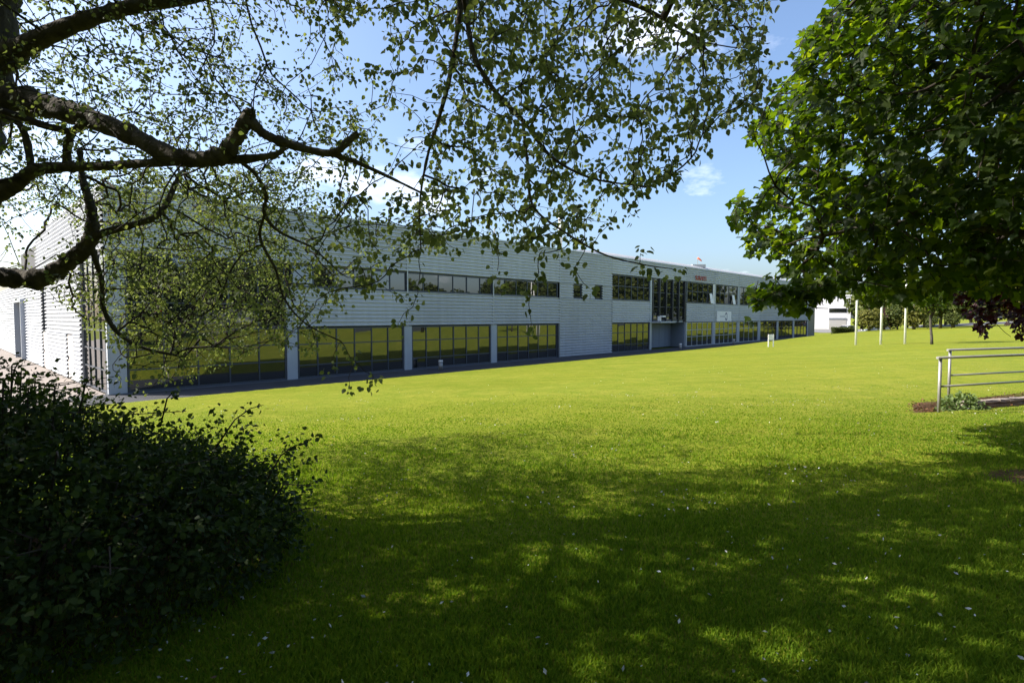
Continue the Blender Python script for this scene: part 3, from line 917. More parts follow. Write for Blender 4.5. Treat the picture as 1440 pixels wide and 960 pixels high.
# ------------------------------------------------------------------ poplar on the left
POP = thing('poplar_tree', (-4.75, 4.5, gz(-4.75, 4.5)), 'grey barked tree at the left edge with thick crooked limbs and small leaves', 'tree')
def px(u, v, d, r):
    return tuple(P(u, v, d)) + (r * d / F,)
trunk_path = [(-4.75, 4.5, 1.1, .36), (-4.7, 4.5, 1.9, .30), px(-95, 330, 4.6, 50), px(-62, 220, 4.65, 47), px(-38, 120, 4.7, 46), px(-22, 20, 4.7, 42), px(-20, -90, 4.8, 38), px(-30, -260, 5, 30), px(10, -520, 5.2, 18), px(30, -700, 5.4, 6)]
limbs = [
    [px(-20, 95, 4.7, 26), px(12, 78, 4.6, 17), px(50, 58, 4.55, 14), px(110, 32, 4.5, 12), px(190, 9, 4.5, 10), px(290, -8, 4.5, 8), px(400, -50, 4.6, 6), px(520, -90, 4.7, 4)],
    [px(-40, 150, 4.7, 28), px(5, 138, 4.6, 21), px(60, 148, 4.5, 18), px(120, 165, 4.4, 15.5), px(180, 188, 4.3, 14), px(235, 216, 4.2, 13), px(275, 224, 4.15, 12.5), px(310, 219, 4.1, 12.5), px(328, 200, 4.1, 11.5), px(342, 177, 4.1, 10.5), px(351, 159, 4.1, 9.5)],
    [px(345, 166, 4.12, 9), px(360, 178, 4.1, 8), px(374, 190, 4.1, 7), px(410, 204, 4.1, 6.5), px(455, 215, 4.1, 5.5), px(475, 212, 4.1, 5.5), px(488, 200, 4.1, 5.5), px(504, 187, 4.1, 4.5)],
    [px(462, 215, 4.1, 4.5), px(500, 228, 4.2, 3.5), px(545, 248, 4.4, 2.5), px(600, 275, 4.6, 1.6)],
    [px(-60, 300, 4.75, 16), px(-20, 284, 4.7, 12.5), px(18, 262, 4.6, 11), px(48, 240, 4.5, 9.5), px(90, 235, 4.45, 7.5), px(140, 234, 4.4, 6.5), px(200, 230, 4.3, 6.5), px(270, 227, 4.2, 6.5), px(340, 224, 4.15, 6), px(385, 218, 4.1, 4.5), px(402, 208, 4.1, 3)],
    [px(-20, 163, 4.6, 5), px(10, 164, 4.55, 5), px(28, 176, 4.5, 5), px(38, 200, 4.5, 5), px(44, 236, 4.5, 5)],
    [px(94, 232, 4.45, 6), px(95, 205, 4.42, 6), px(102, 186, 4.4, 6), px(122, 176, 4.4, 5), px(150, 176, 4.38, 4)],
    [px(-110, 372, 4.7, 20), px(-40, 383, 4.9, 17), px(10, 390, 5.0, 15), px(55, 392, 5.0, 14), px(92, 372, 5.0, 12.5), px(122, 346, 5.0, 11.5), px(130, 318, 5.0, 9), px(126, 285, 5.0, 6.5), px(116, 250, 5.05, 5), px(112, 210, 5.1, 3.5)],
    [px(126, 338, 5.0, 7), px(150, 326, 5.0, 6), px(195, 314, 5.05, 5), px(222, 302, 5.1, 4.5), px(238, 278, 5.2, 4), px(252, 245, 5.3, 3)],
    [px(128, 345, 5.0, 4), px(142, 392, 5.1, 3.5), px(146, 435, 5.2, 3.5), px(168, 470, 5.3, 3), px(205, 490, 5.4, 2.5), px(250, 500, 5.5, 1.8)],
    [px(335, 225, 4.15, 3.2), px(360, 246, 4.3, 2.9), px(374, 275, 4.4, 2.9), px(372, 300, 4.5, 2.9), px(392, 325, 4.6, 2.2), px(440, 348, 4.8, 1.4)],
    [px(372, 300, 4.5, 2.3), px(366, 335, 4.6, 2.2), px(388, 380, 4.7, 1.9), px(400, 420, 4.8, 1.6), px(430, 455, 4.9, 1.2), px(480, 480, 5, 0.9)],
    [px(-20, -90, 4.8, 17.3), px(120, -150, 4.8, 13.0), px(320, -160, 4.8, 10.1), px(520, -110, 4.8, 7.2), px(650, -60, 4.8, 5.8), px(780, -30, 4.9, 4.3), px(900, 10, 5.0, 3.2), px(990, 60, 5.1, 2.2)],
    [px(650, -60, 4.8, 4.3), px(646, 20, 4.75, 4.0), px(632, 110, 4.7, 3.6), px(616, 170, 4.7, 2.9), px(600, 225, 4.7, 2.2), px(590, 290, 4.7, 1.4), px(592, 350, 4.7, 1.1)],
    [px(652, -50, 4.8, 4.3), px(662, 60, 4.6, 4.0), px(690, 120, 4.5, 3.6), px(735, 170, 4.5, 3.2), px(775, 220, 4.5, 2.5), px(830, 250, 4.5, 1.8), px(900, 262, 4.5, 1.1)],
    [px(735, 170, 4.5, 2.5), px(742, 230, 4.5, 2.2), px(750, 290, 4.5, 1.9), px(795, 327, 4.5, 1.6), px(850, 358, 4.5, 1.3), px(905, 372, 4.5, 1.0), px(945, 378, 4.5, 0.7)],
    [px(-30, -260, 5, 22), px(-250, -420, 4.2, 14), px(-520, -520, 3.6, 8), px(-800, -560, 3.2, 4)],
    [px(-22, 20, 4.7, 22), px(-260, -60, 4.4, 14), px(-560, -120, 4.0, 9), px(-900, -160, 3.6, 4)],
    [px(-25, -150, 4.9, 22), px(-50, -500, 3.2, 20), px(60, -1600, 1.8, 14), (-.6, .2, 7.2, .05), (-.3, -2.0, 7.4, .03)],
    [px(-20, -90, 4.8, 20), px(80, -330, 5.6, 14), px(240, -420, 6.6, 9), px(420, -400, 7.6, 5)],
]
trunk_p = limb_obj('trunk', trunk_path, POP, M['bark'], 18)
seedp = [trunk_p[2:]]
for i_, L_ in enumerate(limbs):
    lp_ = limb_obj('limb', L_, POP, M['bark'], 12 if L_[0][3] > .03 else 8)
    seedp.append(lp_[:int(len(lp_) * (.62 if i_ == 1 else .55 if i_ == 2 else 1.0))])     # nothing grows from the broken stubs
seedp = np.concatenate(seedp)
MB().tube([tuple(P(350, 162, 4.1) - np.array(POP.location)), tuple(P(353, 154, 4.1) - np.array(POP.location))], [.047, .034], 10).build('stub', M['bark'], POP, True)

pop_main = [(-40, -40), (1090, -40), (1078, 40), (1088, 95), (1068, 150), (1040, 172), (1012, 178), (985, 225), (955, 240), (930, 262), (905, 300), (878, 322), (835, 345), (770, 352), (700, 348),
            (640, 350), (600, 352), (560, 372), (540, 400), (480, 440), (440, 500), (370, 480), (330, 510), (250, 540), (190, 520), (150, 480), (70, 420), (-40, 420)]
pop_thin = [(-40, 290), (70, 290), (120, 330), (60, 420), (-40, 420)]
pop_hole = [(330, 20), (560, 20), (600, 90), (520, 150), (420, 130), (340, 90)]
pop_hole2 = [(520, 110), (620, 110), (600, 280), (540, 320), (500, 250)]
n_try = 60000
ctr = np.array((-3.2, 4.6, 6.0)); rad3 = np.array((7.6, 5.2, 4.2))
w = RNG.normal(0, 1, (n_try, 3)); w = unit(w) * (RNG.random((n_try, 1)) ** (1 / 3)) * rad3 + ctr
uu, vv, ok = project(w)
front = ok & (w[:, 1] > .3)
inframe = front & (uu > -30) & (uu < 1470) & (vv > -30) & (vv < 1000)
keep = np.zeros(n_try)
main_in = inside(pop_main, uu, vv)
keep[inframe & main_in] = 1.0
keep[inframe & inside(pop_thin, uu, vv)] = .22
keep[inframe & inside(pop_hole, uu, vv)] *= .35
keep[inframe & inside(pop_hole2, uu, vv)] *= .45
keep[inframe & (w[:, 1] < 3.6)] = 0
keep[inframe & (uu > 400) & (w[:, 1] > 6.6)] *= .06
keep[inframe & (uu > 150) & (uu < 450) & (vv > 230) & (vv < 500) & (w[:, 1] > 5.6)] *= 2.1
keep[inframe & (uu < 450) & (vv > 200) & (w[:, 1] < 5.4)] *= .6
keep[inframe & (uu > 620) & (uu < 1010) & (vv < 200)] *= 1.15
keep[inframe & (vv < 240) & (w[:, 1] > 6.6)] *= .06
keep[inframe & (vv < 240) & (uu < 560) & (w[:, 1] < 6.6)] *= 1.3
keep *= .75
inside_keep = keep[inframe]
sel = RNG.random(n_try) < keep * .60
inpts = w[sel & inframe]
outsel = (~inframe) & (w[:, 2] > 3.3) & (w[:, 1] < 5.6 + RNG.normal(0, 1.0, n_try)) & (RNG.random(n_try) < 1 - .35 * ss(3.5, 5, w[:, 1])) & ~(front & (uu > 1060) & (uu < 1900) & (vv > -250)) & (np.linalg.norm(w - np.array((0, 0, CAMZ)), axis=1) > 1.6)
outpts = w[outsel & (RNG.random(n_try) < .12)]
hang = []
for pl_ in ([(592, 350, 4.7), (590, 385, 4.7), (585, 420, 4.7), (565, 455, 4.7)], [(760, 350, 4.5), (752, 385, 4.5), (745, 420, 4.5), (737, 445, 4.5)], [(905, 372, 4.5), (925, 378, 4.5), (900, 355, 4.5), (950, 379, 4.5)],
            [(480, 480, 5), (500, 500, 5), (520, 525, 5), (490, 540, 5), (530, 540, 5), (470, 520, 5)], [(800, 345, 4.5), (812, 375, 4.5), (835, 395, 4.5)],
            [(700, 350, 4.6), (705, 380, 4.6), (715, 400, 4.6)], [(250, 500, 5.5), (262, 520, 5.5), (285, 510, 5.6), (230, 525, 5.5), (205, 540, 5.6)], [(160, 470, 5.2), (155, 510, 5.2), (180, 535, 5.3)],
            [(440, 348, 4.8), (480, 372, 4.9), (520, 400, 5), (560, 410, 5)]):
    for (u, v, d) in pl_:
        hang.append(P(u, v, d) + RNG.normal(0, .03, 3))
att = np.concatenate([inpts, np.array(hang)])
print('poplar targets', len(att), len(outpts))
pos, par, order = grow(seedp[:, :3], None, att)
V, Fq, C, rad, E = branch_tubes(pos, par, order, len(seedp), tip=.0024, ex=2.9, rmax=.012, sides=5)
obj_at('branch', mesh_np('branch', V, Fq, M['twig'], None, True), POP, 'stuff')
lp, ld = leaves_on(C, rad, E, .016, 16, 8, .085)
lu, lv, lok = project(lp)
drop = (lok & (lu > 0) & (lu < 1440) & (lp[:, 1] < 3.2))
lp, ld = lp[~drop], ld[~drop]
n_ = len(lp)
dirs = unit(ld * .7 + np.array((0, 0, -.75)))
fr = leaf_frames(n_, dirs, ld * .5 + np.array((0, 0, .45)), .75)
sz = RNG.uniform(.028, .055, n_) * (1 - .30 * (1 - ss(380, 520, project(lp)[0])) + .14 * ss(520, 640, project(lp)[0]))
ti = tinted(n_, .42, .22)
app = sz / np.maximum(lp[:, 1], 1)
big = np.argsort(-app)[:300]
rest = np.setdiff1d(np.arange(n_), big)
obj_at('leaves', leaf_mesh('leaves', LEAF_POPLAR, lp[rest], fr[rest], sz[rest], ti[rest], M['poplar_leaf']), POP, 'stuff')
leaf_objects(POP, LEAF_POPLAR, M['poplar_leaf'], lp[big], fr[big], sz[big], ti[big])
print('poplar leaves', n_)
# crown above and behind the frame
pos, par, order = grow(seedp[:, :3], None, outpts)
V, Fq, C, rad, E = branch_tubes(pos, par, order, len(seedp), tip=.0045, rmax=.04, sides=4)
obj_at('branch', mesh_np('branch', V, Fq, M['twig'], None, True), POP, 'stuff')
lp, ld = leaves_on(C, rad, E, .03, 16, 4, .14)
lu, lv, lok = project(lp)
vis = (lok & (lu > -60) & (lu < 1500) & (lv > -60) & (lp[:, 1] > 0)) | (np.linalg.norm(lp - np.array((0, 0, CAMZ)), axis=1) < 2.2)
lp, ld = lp[~vis], ld[~vis]
n_ = len(lp)
fr = leaf_frames(n_, unit(ld + np.array((0, 0, -.5))), ld * .4 + np.array((0, 0, .6)), .7)
obj_at('leaves', leaf_mesh('leaves', LEAF_SIMPLE, lp, fr, RNG.uniform(.10, .19, n_), tinted(n_, .4), M['poplar_leaf']), POP, 'stuff')
print('poplar outer leaves', n_)

# ------------------------------------------------------------------ maples on the right
def broad_tree(tree, trunk_path, limbs, ctr, rad3, n_try, ratio, poly, dens, tmpl, mat, size, per_m, tipn, spread, rmax, n_obj, mindist, hang=(), tip=.004, shell=0.0, fringe=0.0, tint=(.4, .22)):
    tp = limb_obj('trunk', trunk_path, tree, M['bark'], 14)
    seeds = [tp[2:]]
    for L_ in limbs:
        seeds.append(limb_obj('limb', L_, tree, M['bark'], 9))
    seeds = np.concatenate(seeds)
    w = unit(RNG.normal(0, 1, (n_try, 3))) * (RNG.random((n_try, 1)) ** (1 / (3 + shell))) * np.array(rad3) + np.array(ctr)
    uu, vv, ok = project(w)
    infr = ok & (uu > -30) & (uu < 1470) & (vv > -30) & (vv < 990)
    keep = np.where(infr, inside(poly, uu, vv) * 1.0, dens)
    keep[ok & (vv < -30) & (vv > -900) & (uu < min(q_[0] for q_ in poly) + 130)] = 0
    keep[np.linalg.norm(w - np.array((0, 0, CAMZ)), axis=1) < mindist] = 0
    a_ = w[RNG.random(n_try) < keep * ratio]
    if len(hang):
        a_ = np.concatenate([a_, np.array([P(*h) + RNG.normal(0, .05, 3) for h in hang])])
    pos, par, order = grow(seeds[:, :3], None, a_)
    V, Fq, C, rad, E = branch_tubes(pos, par, order, len(seeds), tip=tip, rmax=.05, sides=5)
    obj_at('branch', mesh_np('branch', V, Fq, M['twig'], None, True), tree, 'stuff')
    lp, ld = leaves_on(C, rad, E, rmax, per_m, tipn, spread)
    lu, lv, lok = project(lp)
    bad = lok & (lu > -10) & (lu < 1450) & (lv > -10) & (lv < 970) & ~inside(poly, lu, lv) & (RNG.random(len(lp)) > fringe)
    lp, ld = lp[~bad], ld[~bad]
    n_ = len(lp)
    rel = unit((lp - np.array(ctr)) * np.array((1, 1, .8)))
    fr = leaf_frames(n_, unit(ld * .6 + rel * .4 + np.array((0, 0, -.45))), rel * .5 + np.array((0, 0, .75)), .45)
    sz = RNG.uniform(size[0], size[1], n_)
    ti = tinted(n_, *tint)
    dist = np.linalg.norm(lp - np.array((0, 0, CAMZ)), axis=1)
    lu, lv, lok = project(lp)
    sc = np.where(lok & (lu > 0) & (lu < 1440) & (lv > 0) & (lv < 960), sz / dist, 0)
    big = np.argsort(-sc)[:n_obj]
    rest = np.setdiff1d(np.arange(n_), big)
    obj_at('leaves', leaf_mesh('leaves', tmpl, lp[rest], fr[rest], sz[rest], ti[rest], mat), tree, 'stuff')
    if n_obj:
        leaf_objects(tree, tmpl, mat, lp[big], fr[big], sz[big], ti[big])
    print(tree.name, 'targets', len(a_), 'leaves', n_)

MAP = thing('maple_tree', (8.7, 7.6, gz(8.7, 7.6)), 'dense green maple with broad lobed leaves overhanging the lawn at the right', 'tree')
maple_poly = [(1148, -40), (1173, 5), (1158, 25), (1128, 50), (1113, 90), (1088, 120), (1083, 150), (1048, 185), (1060, 205), (1098, 235), (1083, 250), (1058, 255), (1038, 280), (1030, 312), (1046, 330),
              (1048, 352), (1080, 362), (1096, 372), (1078, 388), (1054, 402), (1048, 420), (1062, 430), (1088, 420), (1110, 440), (1140, 434), (1156, 412), (1182, 416), (1198, 405), (1215, 426), (1250, 428), (1300, 422),
              (1335, 424), (1350, 410), (1400, 414), (1480, 418), (1480, -40)]
mt = [(8.7, 7.6, 1.0, .26), (8.65, 7.6, 2.2, .22), (8.55, 7.5, 3.6, .19), (8.4, 7.5, 5.2, .16), (8.3, 7.5, 7.2, .10), (8.2, 7.5, 9.2, .04)]
mlimbs = [[(8.6, 7.55, 3.0, .10), (7.6, 7.3, 3.7, .08), (6.3, 7.0, 4.0, .06), (4.8, 6.8, 4.1, .04), (3.6, 6.7, 3.9, .02)],
          [(8.5, 7.5, 3.6, .10), (7.4, 6.6, 4.5, .08), (6.2, 5.9, 5.0, .05), (4.9, 5.6, 5.2, .03)],
          [(8.4, 7.5, 4.8, .10), (7.0, 7.6, 5.9, .07), (5.4, 7.6, 6.4, .05), (4.0, 7.4, 6.6, .025)],
          [(8.4, 7.5, 5.4, .09), (7.8, 6.0, 6.4, .06), (7.2, 4.8, 6.9, .04), (6.5, 4.2, 7.1, .02)],
          [(8.6, 7.6, 2.9, .07), (7.9, 6.4, 3.3, .05), (7.0, 5.4, 3.4, .03), (6.0, 5.2, 3.3, .018)],
          [(8.5, 7.6, 4.0, .09), (9.8, 8.4, 5.4, .06), (11.0, 9.0, 6.0, .03)],
          [(8.5, 7.6, 4.0, .09), (9.6, 6.4, 5.2, .06), (10.6, 5.2, 5.8, .03)]]
mhang = [(1060 + 95 * RNG.random(), 398 + 38 * RNG.random(), 6.4 + .5 * RNG.random()) for _ in range(34)] + [(1150 + 25 * RNG.random(), 385 + 25 * RNG.random(), 6.6) for _ in range(8)] + [(1065, 425, 6.4), (1060, 432, 6.4), (1085, 415, 6.5), (1105, 430, 6.6), (1140, 425, 6.6), (1120, 405, 6.6), (1055, 410, 6.4), (1075, 405, 6.5), (1150, 400, 6.7), (1045, 300, 6.4), (1035, 320, 6.4), (1050, 340, 6.4), (1060, 280, 6.4), (1055, 190, 6.4), (1070, 170, 6.4), (1085, 150, 6.5)]
broad_tree(MAP, mt, mlimbs, (7.6, 7.2, 5.9), (5.2, 3.4, 3.7), 26000, .24, maple_poly, 1.0, LEAF_MAPLE, M['maple_leaf'], (.10, .165), 18, 4, .12, .03, 300, 3.0, mhang, fringe=.10, tint=(.42, .24))

PUR = thing('purple_maple_tree', (11.9, 9.6, gz(11.9, 9.6)), 'dark purple leaved maple behind the green maple at the right edge', 'tree')
pur_poly = [(1335, 395), (1370, 385), (1480, 380), (1480, 470), (1440, 476), (1422, 470), (1415, 445), (1400, 452), (1395, 472), (1375, 470), (1370, 450), (1345, 430), (1332, 412)]
pt = [(11.9, 9.6, 1.0, .14), (11.85, 9.6, 2.4, .12), (11.8, 9.6, 4.0, .08), (11.8, 9.6, 6.0, .03)]
plimbs = [[(11.85, 9.6, 2.6, .06), (10.9, 9.5, 3.3, .04), (9.6, 9.4, 3.5, .025), (8.2, 9.3, 3.5, .012)], [(11.85, 9.6, 2.4, .05), (11.0, 9.0, 2.9, .03), (9.8, 8.8, 3.1, .015)]]
broad_tree(PUR, pt, plimbs, (10.6, 9.5, 4.0), (3.4, 1.6, 2.2), 14000, .22, pur_poly, .5, LEAF_MAPLE, M['purple_leaf'], (.07, .12), 16, 4, .09, .03, 120, 3.0, [(1385, 465, 9.2), (1428, 468, 9.2), (1390, 445, 9.2), (1378, 455, 9.2)], fringe=.08)

# ------------------------------------------------------------------ bramble bush, bottom left
BUS = thing('bramble_bush', (-3.7, 3.9, gz(-3.7, 3.9)), 'large dark leafy bush filling the lower left corner of the lawn', 'bush')
def bush_top(x, y):
    e = np.hypot((x + 4.3) / 2.62, (y - 3.9) / 1.95)
    h = (1.22 + .18 * (1 - ss(-4.6, -3.2, x))) * np.sqrt(np.clip(1 - e ** 2.6, 0, 1)) * (1 - .10 * ss(-4.5, -2, x))
    h = h * (1 + .12 * np.sin(x * 3.1 + y * 1.7) + .10 * np.sin(x * 5.3 - y * 4.1) + .07 * np.sin(x * 11 + y * 8))
    return h
nb = 80000
bx = RNG.uniform(-7.2, -1.3, nb); by = RNG.uniform(1.9, 6.0, nb)
bh = bush_top(bx, by)
fr_ = 1 - np.abs(RNG.normal(0, .22, nb)); fr_ = np.where(RNG.random(nb) < .3, RNG.random(nb), fr_)
ok_ = (bh > .06) & (fr_ > 0.02) & (RNG.random(nb) < .92)
bx, by, bh, fr_ = bx[ok_], by[ok_], bh[ok_], fr_[ok_]
bz = terrain(bx, by) + bh * fr_ * .90 + RNG.normal(0, .06, len(bx))
bp3 = np.stack([bx + RNG.normal(0, .05, len(bx)), by + RNG.normal(0, .05, len(bx)), bz], -1)
# shoots that stand clear of the bush
shoots = MB(); extra = []
org = np.array(BUS.location)
for (u, v, d, du, dv) in ((20, 520, 4.3, 10, -22), (120, 540, 4.4, 14, -18), (330, 590, 4.2, 45, -40), (400, 680, 4.1, 50, 5), (395, 640, 4.3, 38, -34), (235, 560, 4.6, 16, -20), (410, 720, 4.0, 42, -14)):
    a = P(u - du * .6, v + 40, d); b = P(u, v, d); c = P(u + du * .5, v + dv * .4, d); e = P(u + du * .9, v + dv * .52, d)
    shoots.tube([tuple(q - org) for q in (a, b, c, e)], [.007, .006, .004, .002], 6)
    for t_ in np.linspace(.1, 1, 12):
        q = (b * (1 - t_) + c * t_) if t_ < .6 else (c * (1 - t_) + e * t_)
        extra.append(q + RNG.normal(0, .035, 3))
spr = []
nsp = 2300
sx0 = RNG.uniform(-6.8, -1.6, nsp); sy0 = RNG.uniform(2.0, 5.8, nsp)
sh0 = bush_top(sx0, sy0)
sx0, sy0, sh0 = sx0[sh0 > .12], sy0[sh0 > .12], sh0[sh0 > .12]
eps = .06
gxn = -(bush_top(sx0 + eps, sy0) - bush_top(sx0 - eps, sy0)) / (2 * eps)
gyn = -(bush_top(sx0, sy0 + eps) - bush_top(sx0, sy0 - eps)) / (2 * eps)
nrm = unit(np.stack([gxn, gyn, np.ones(len(sx0))], -1))
fz = RNG.uniform(.55, .92, len(sx0))
b0 = np.stack([sx0, sy0, terrain(sx0, sy0) + sh0 * fz], -1)
ln_ = np.abs(RNG.normal(.17, .13, len(sx0))) + .08
tipd = unit(nrm + RNG.normal(0, .45, b0.shape) + np.array((0, 0, .35)))
for tt in np.linspace(0.1, 1, 16):
    q = b0 + tipd * (ln_ * 1.5 * tt)[:, None]; q[:, 2] -= ln_ * .5 * tt * tt
    keep_ = RNG.random(len(q)) < .95
    spr.append(q[keep_] + RNG.normal(0, .022, (keep_.sum(), 3)))
spr = np.concatenate(spr)
spr = spr[spr[:, 2] > terrain(spr[:, 0], spr[:, 1]) + .03]
extra = extra + list(spr)
for i in range(160):
    x0, y0 = RNG.uniform(-6.3, -2.0), RNG.uniform(2.4, 5.3)
    h = float(bush_top(x0, y0))
    if h < .2: continue
    g = gz(x0, y0)
    a = np.array((x0 * .8 - .8, y0 * .8 + .8, 0)); a[2] = gz(a[0], a[1]) - .02
    shoots.tube([tuple(q - org) for q in (a, np.array((x0 * .9 - .4, y0 * .9 + .4, g + h * .6)), np.array((x0, y0, g + h * .98)), np.array((x0 + RNG.normal(0, .2), y0 + RNG.normal(0, .2), g + h * 1.0)))], [.009, .008, .006, .003], 6)
o = shoots.build('stem', M['cane'], BUS, True); o['kind'] = 'stuff'
bp3 = np.concatenate([bp3, np.array(extra)])
n_ = len(bp3)
rel = unit((bp3 - np.array((-4.1, 4.1, 1.4))) * np.array((1, 1.3, 1.5)))
fr = leaf_frames(n_, unit(rel * .6 + RNG.normal(0, .6, (n_, 3)) + np.array((0, 0, -.15))), rel * .6 + np.array((0, 0, .6)), .75)
sz = RNG.uniform(.022, .058, n_)
ti = tinted(n_, .36, .24)
ti[-len(extra):] = np.clip(ti[-len(extra):] + .18, 0, .99)
lu, lv, lok = project(bp3)
sc = np.where(lok & (lu > 0) & (lu < 1440) & (lv > 0) & (lv < 960) & (np.concatenate([fr_, np.ones(len(extra))]) > .9), sz / bp3[:, 1], 0)
big = np.argsort(-sc)[:300]; rest = np.setdiff1d(np.arange(n_), big)
obj_at('leaves', leaf_mesh('leaves', LEAF_BRAMBLE, bp3[rest], fr[rest], sz[rest], ti[rest], M['bramble_leaf']), BUS, 'stuff')
leaf_objects(BUS, LEAF_BRAMBLE, M['bramble_leaf'], bp3[big], fr[big], sz[big], ti[big])

# small shrub by the handrail
q = P(1353, 577, 11.75)
SH = thing('small_shrub', (q[0], q[1], gz(q[0], q[1])), 'low round leafy shrub at the foot of the nearer handrail', 'shrub')
n_ = 900
w = unit(RNG.normal(0, 1, (n_, 3))); w[:, 2] = np.abs(w[:, 2])
r_ = (1 - np.abs(RNG.normal(0, .22, n_)))[:, None]
sp = w * r_ * np.array((.50, .40, .56)) + np.array((0, 0, .08))
fr = leaf_frames(n_, unit(w + RNG.normal(0, .5, (n_, 3))), w + np.array((0, 0, .5)), .5)
o = link(bpy.data.objects.new('leaves', leaf_mesh('leaves', LEAF_BRAMBLE, sp, fr, RNG.uniform(.05, .10, n_), tinted(n_, .5), M['shrub_leaf'])), SH); o['kind'] = 'stuff'
m = MB()
for i in range(14):
    k = RNG.integers(n_)
    m.tube([(0, 0, -.05), tuple(sp[k] * .5), tuple(sp[k] * .9)], [.012, .008, .004], 6)
m.build('stem', M['cane'], SH, True)['kind'] = 'stuff'

# ------------------------------------------------------------------ distant trees
def crown_mesh(name, mat, h, rx, base, n_=1500, seed=0, leaf=(.25, .5)):
    rg = np.random.default_rng(seed)
    lobes = [(rg.uniform(-.45, .45) * rx, rg.uniform(-.45, .45) * rx, base + (h - base) * rg.uniform(.25, .75), rx * rg.uniform(.45, .7), (h - base) * rg.uniform(.2, .34)) for _ in range(9)]
    lobes.append((0, 0, base + (h - base) * .5, rx * .8, (h - base) * .48))
    P_ = []; N_ = []
    for k in range(n_):
        lx, ly, lz, lr, lh = lobes[k % 10]
        d = rg.normal(0, 1, 3); d /= np.linalg.norm(d)
        r = 1 - abs(rg.normal(0, .18))
        P_.append((lx + d[0] * lr * r, ly + d[1] * lr * r, lz + d[2] * lh * r)); N_.append(d)
    P_ = np.array(P_); N_ = np.array(N_)
    fr = leaf_frames(n_, unit(rg.normal(0, 1, (n_, 3))), N_ + np.array((0, 0, .4)), .4)
    return leaf_mesh(name, (np.array([(0, 0, 0), (.45, .3, .05), (.35, .85, 0), (-.2, 1, .05), (-.5, .5, -.03)]), np.array([(0, 1, 2), (0, 2, 3), (0, 3, 4)])), P_, fr, rg.uniform(leaf[0], leaf[1], n_), np.clip(rg.normal(.45, .25, n_), 0, 1), mat)
crowns = {'green': [crown_mesh('crown', M['far_leaf'], 10, 4.0, 1.2, 2600, 1, (.35, .75)), crown_mesh('crown', M['far_leaf'], 10, 4.6, .8, 2600, 2, (.35, .75)), crown_mesh('crown', M['far_leaf'], 10, 3.4, 1.6, 2600, 3, (.35, .75))],
          'yellow': [crown_mesh('crown', M['far_yellow_leaf'], 5, 3.0, .3, 1600, 4, (.25, .5))], 'purple': [crown_mesh('crown', M['far_purple_leaf'], 6, 2.6, .8, 1600, 5, (.25, .5))]}
tr_me = MB().tube([(0, 0, -.3), (.05, 0, 2), (0, .1, 5)], [.28, .2, .1], 8).mesh('trunk', M['bark'], True)
def far_tree(x, y, h, kind, lab, group, name='background_tree', k=0):
    base_h = {'green': 10, 'yellow': 5, 'purple': 6}[kind]
    t_ = thing(name, (x, y, gz(x, y) - .05), lab, 'tree', group)
    s_ = h / base_h
    t_.scale = (s_, s_, s_)
    t_.rotation_euler = (0, 0, random.uniform(0, 6.28))
    me = crowns[kind][k % len(crowns[kind])]
    link(bpy.data.objects.new('crown', me), t_)
    link(bpy.data.objects.new('trunk', tr_me), t_)
    return t_
def fx(u, d): return (u - 720) / F * d
far = [(1230, 112, 10, 'green', 'tall dark tree close beside the white garage building'), (1222, 84, 3.4, 'yellow', 'yellow green bush on the lawn edge behind the first flagpole'),
       (1243, 92, 3.8, 'purple', 'dark purple bush behind the middle flagpole'), (1262, 90, 4.8, 'green', 'dark rounded tree behind the third flagpole'),
       (1285, 88, 4.0, 'yellow', 'yellow green bush just left of the young lawn tree'), (1322, 92, 7.5, 'green', 'dark green tree behind the young lawn tree'),
       (1340, 90, 8.5, 'green', 'tall dark tree left of the grey road'), (1365, 130, 11, 'green', 'pale tree across the grey road below the purple leaves'),
       (1400, 135, 12, 'green', 'tree across the road behind the purple leaves'), (1440, 140, 12, 'green', 'tree across the road at the right edge of the lawn'), (1250, 108, 12, 'green', 'tall tree rising behind the purple bush'), (1212, 128, 11, 'green', 'tall tree right behind the white garage building'), (1275, 112, 11, 'green', 'tall tree rising behind the third flagpole'),
       (1300, 104, 10, 'green', 'leafy tree rising behind the young lawn tree'), (1330, 112, 12, 'green', 'tall tree behind the trees left of the grey road'), (1235, 90, 3.0, 'green', 'small dark bush left of the purple bush'), (1310, 86, 2.2, 'green', 'low dark bush under the trees right of the yellow bush'), (1338, 86, 2.6, 'green', 'low dark bush at the end of the row by the road'), (1420, 125, 9, 'yellow', 'broad yellow green bush across the grey road')]
for k, (u, d, h, kind, lab) in enumerate(far):
    far_tree(fx(u, d), d, h, kind, lab, 'trees and bushes along the far lawn edge', k=k).scale.xy = [random.uniform(1.0, 1.35) * h / {'green': 10, 'yellow': 5, 'purple': 6}[kind]] * 2
# belt of trees beyond the right of the lawn, seen in the window glass
belt = [(66, -42, 15), (72, -30, 15), (60, -52, 15), (76, -20, 15), (79, -12, 14), (82, -5, 12), (86, 2, 9.5), (88, 11, 8.8), (91, 20, 9.5), (94, 29, 9), (97, 38, 9), (100, 47, 11), (103, 56, 13), (106, 65, 13), (109, 74, 14), (112, 84, 14), (116, 95, 14), (54, -62, 14), (70, -36, 13), (62, -46, 12), (56, -57, 12)]
for k, (x, y, h) in enumerate(belt):
    bt = far_tree(x, y, h, 'green', 'dark tree of the belt beyond the right side of the lawn, mirrored in the windows', 'tree belt right of the lawn', 'roadside_tree', k)
    bt.scale = (bt.scale[0] * 1.5, bt.scale[1] * 1.5, bt.scale[2] * random.uniform(.85, 1.15))

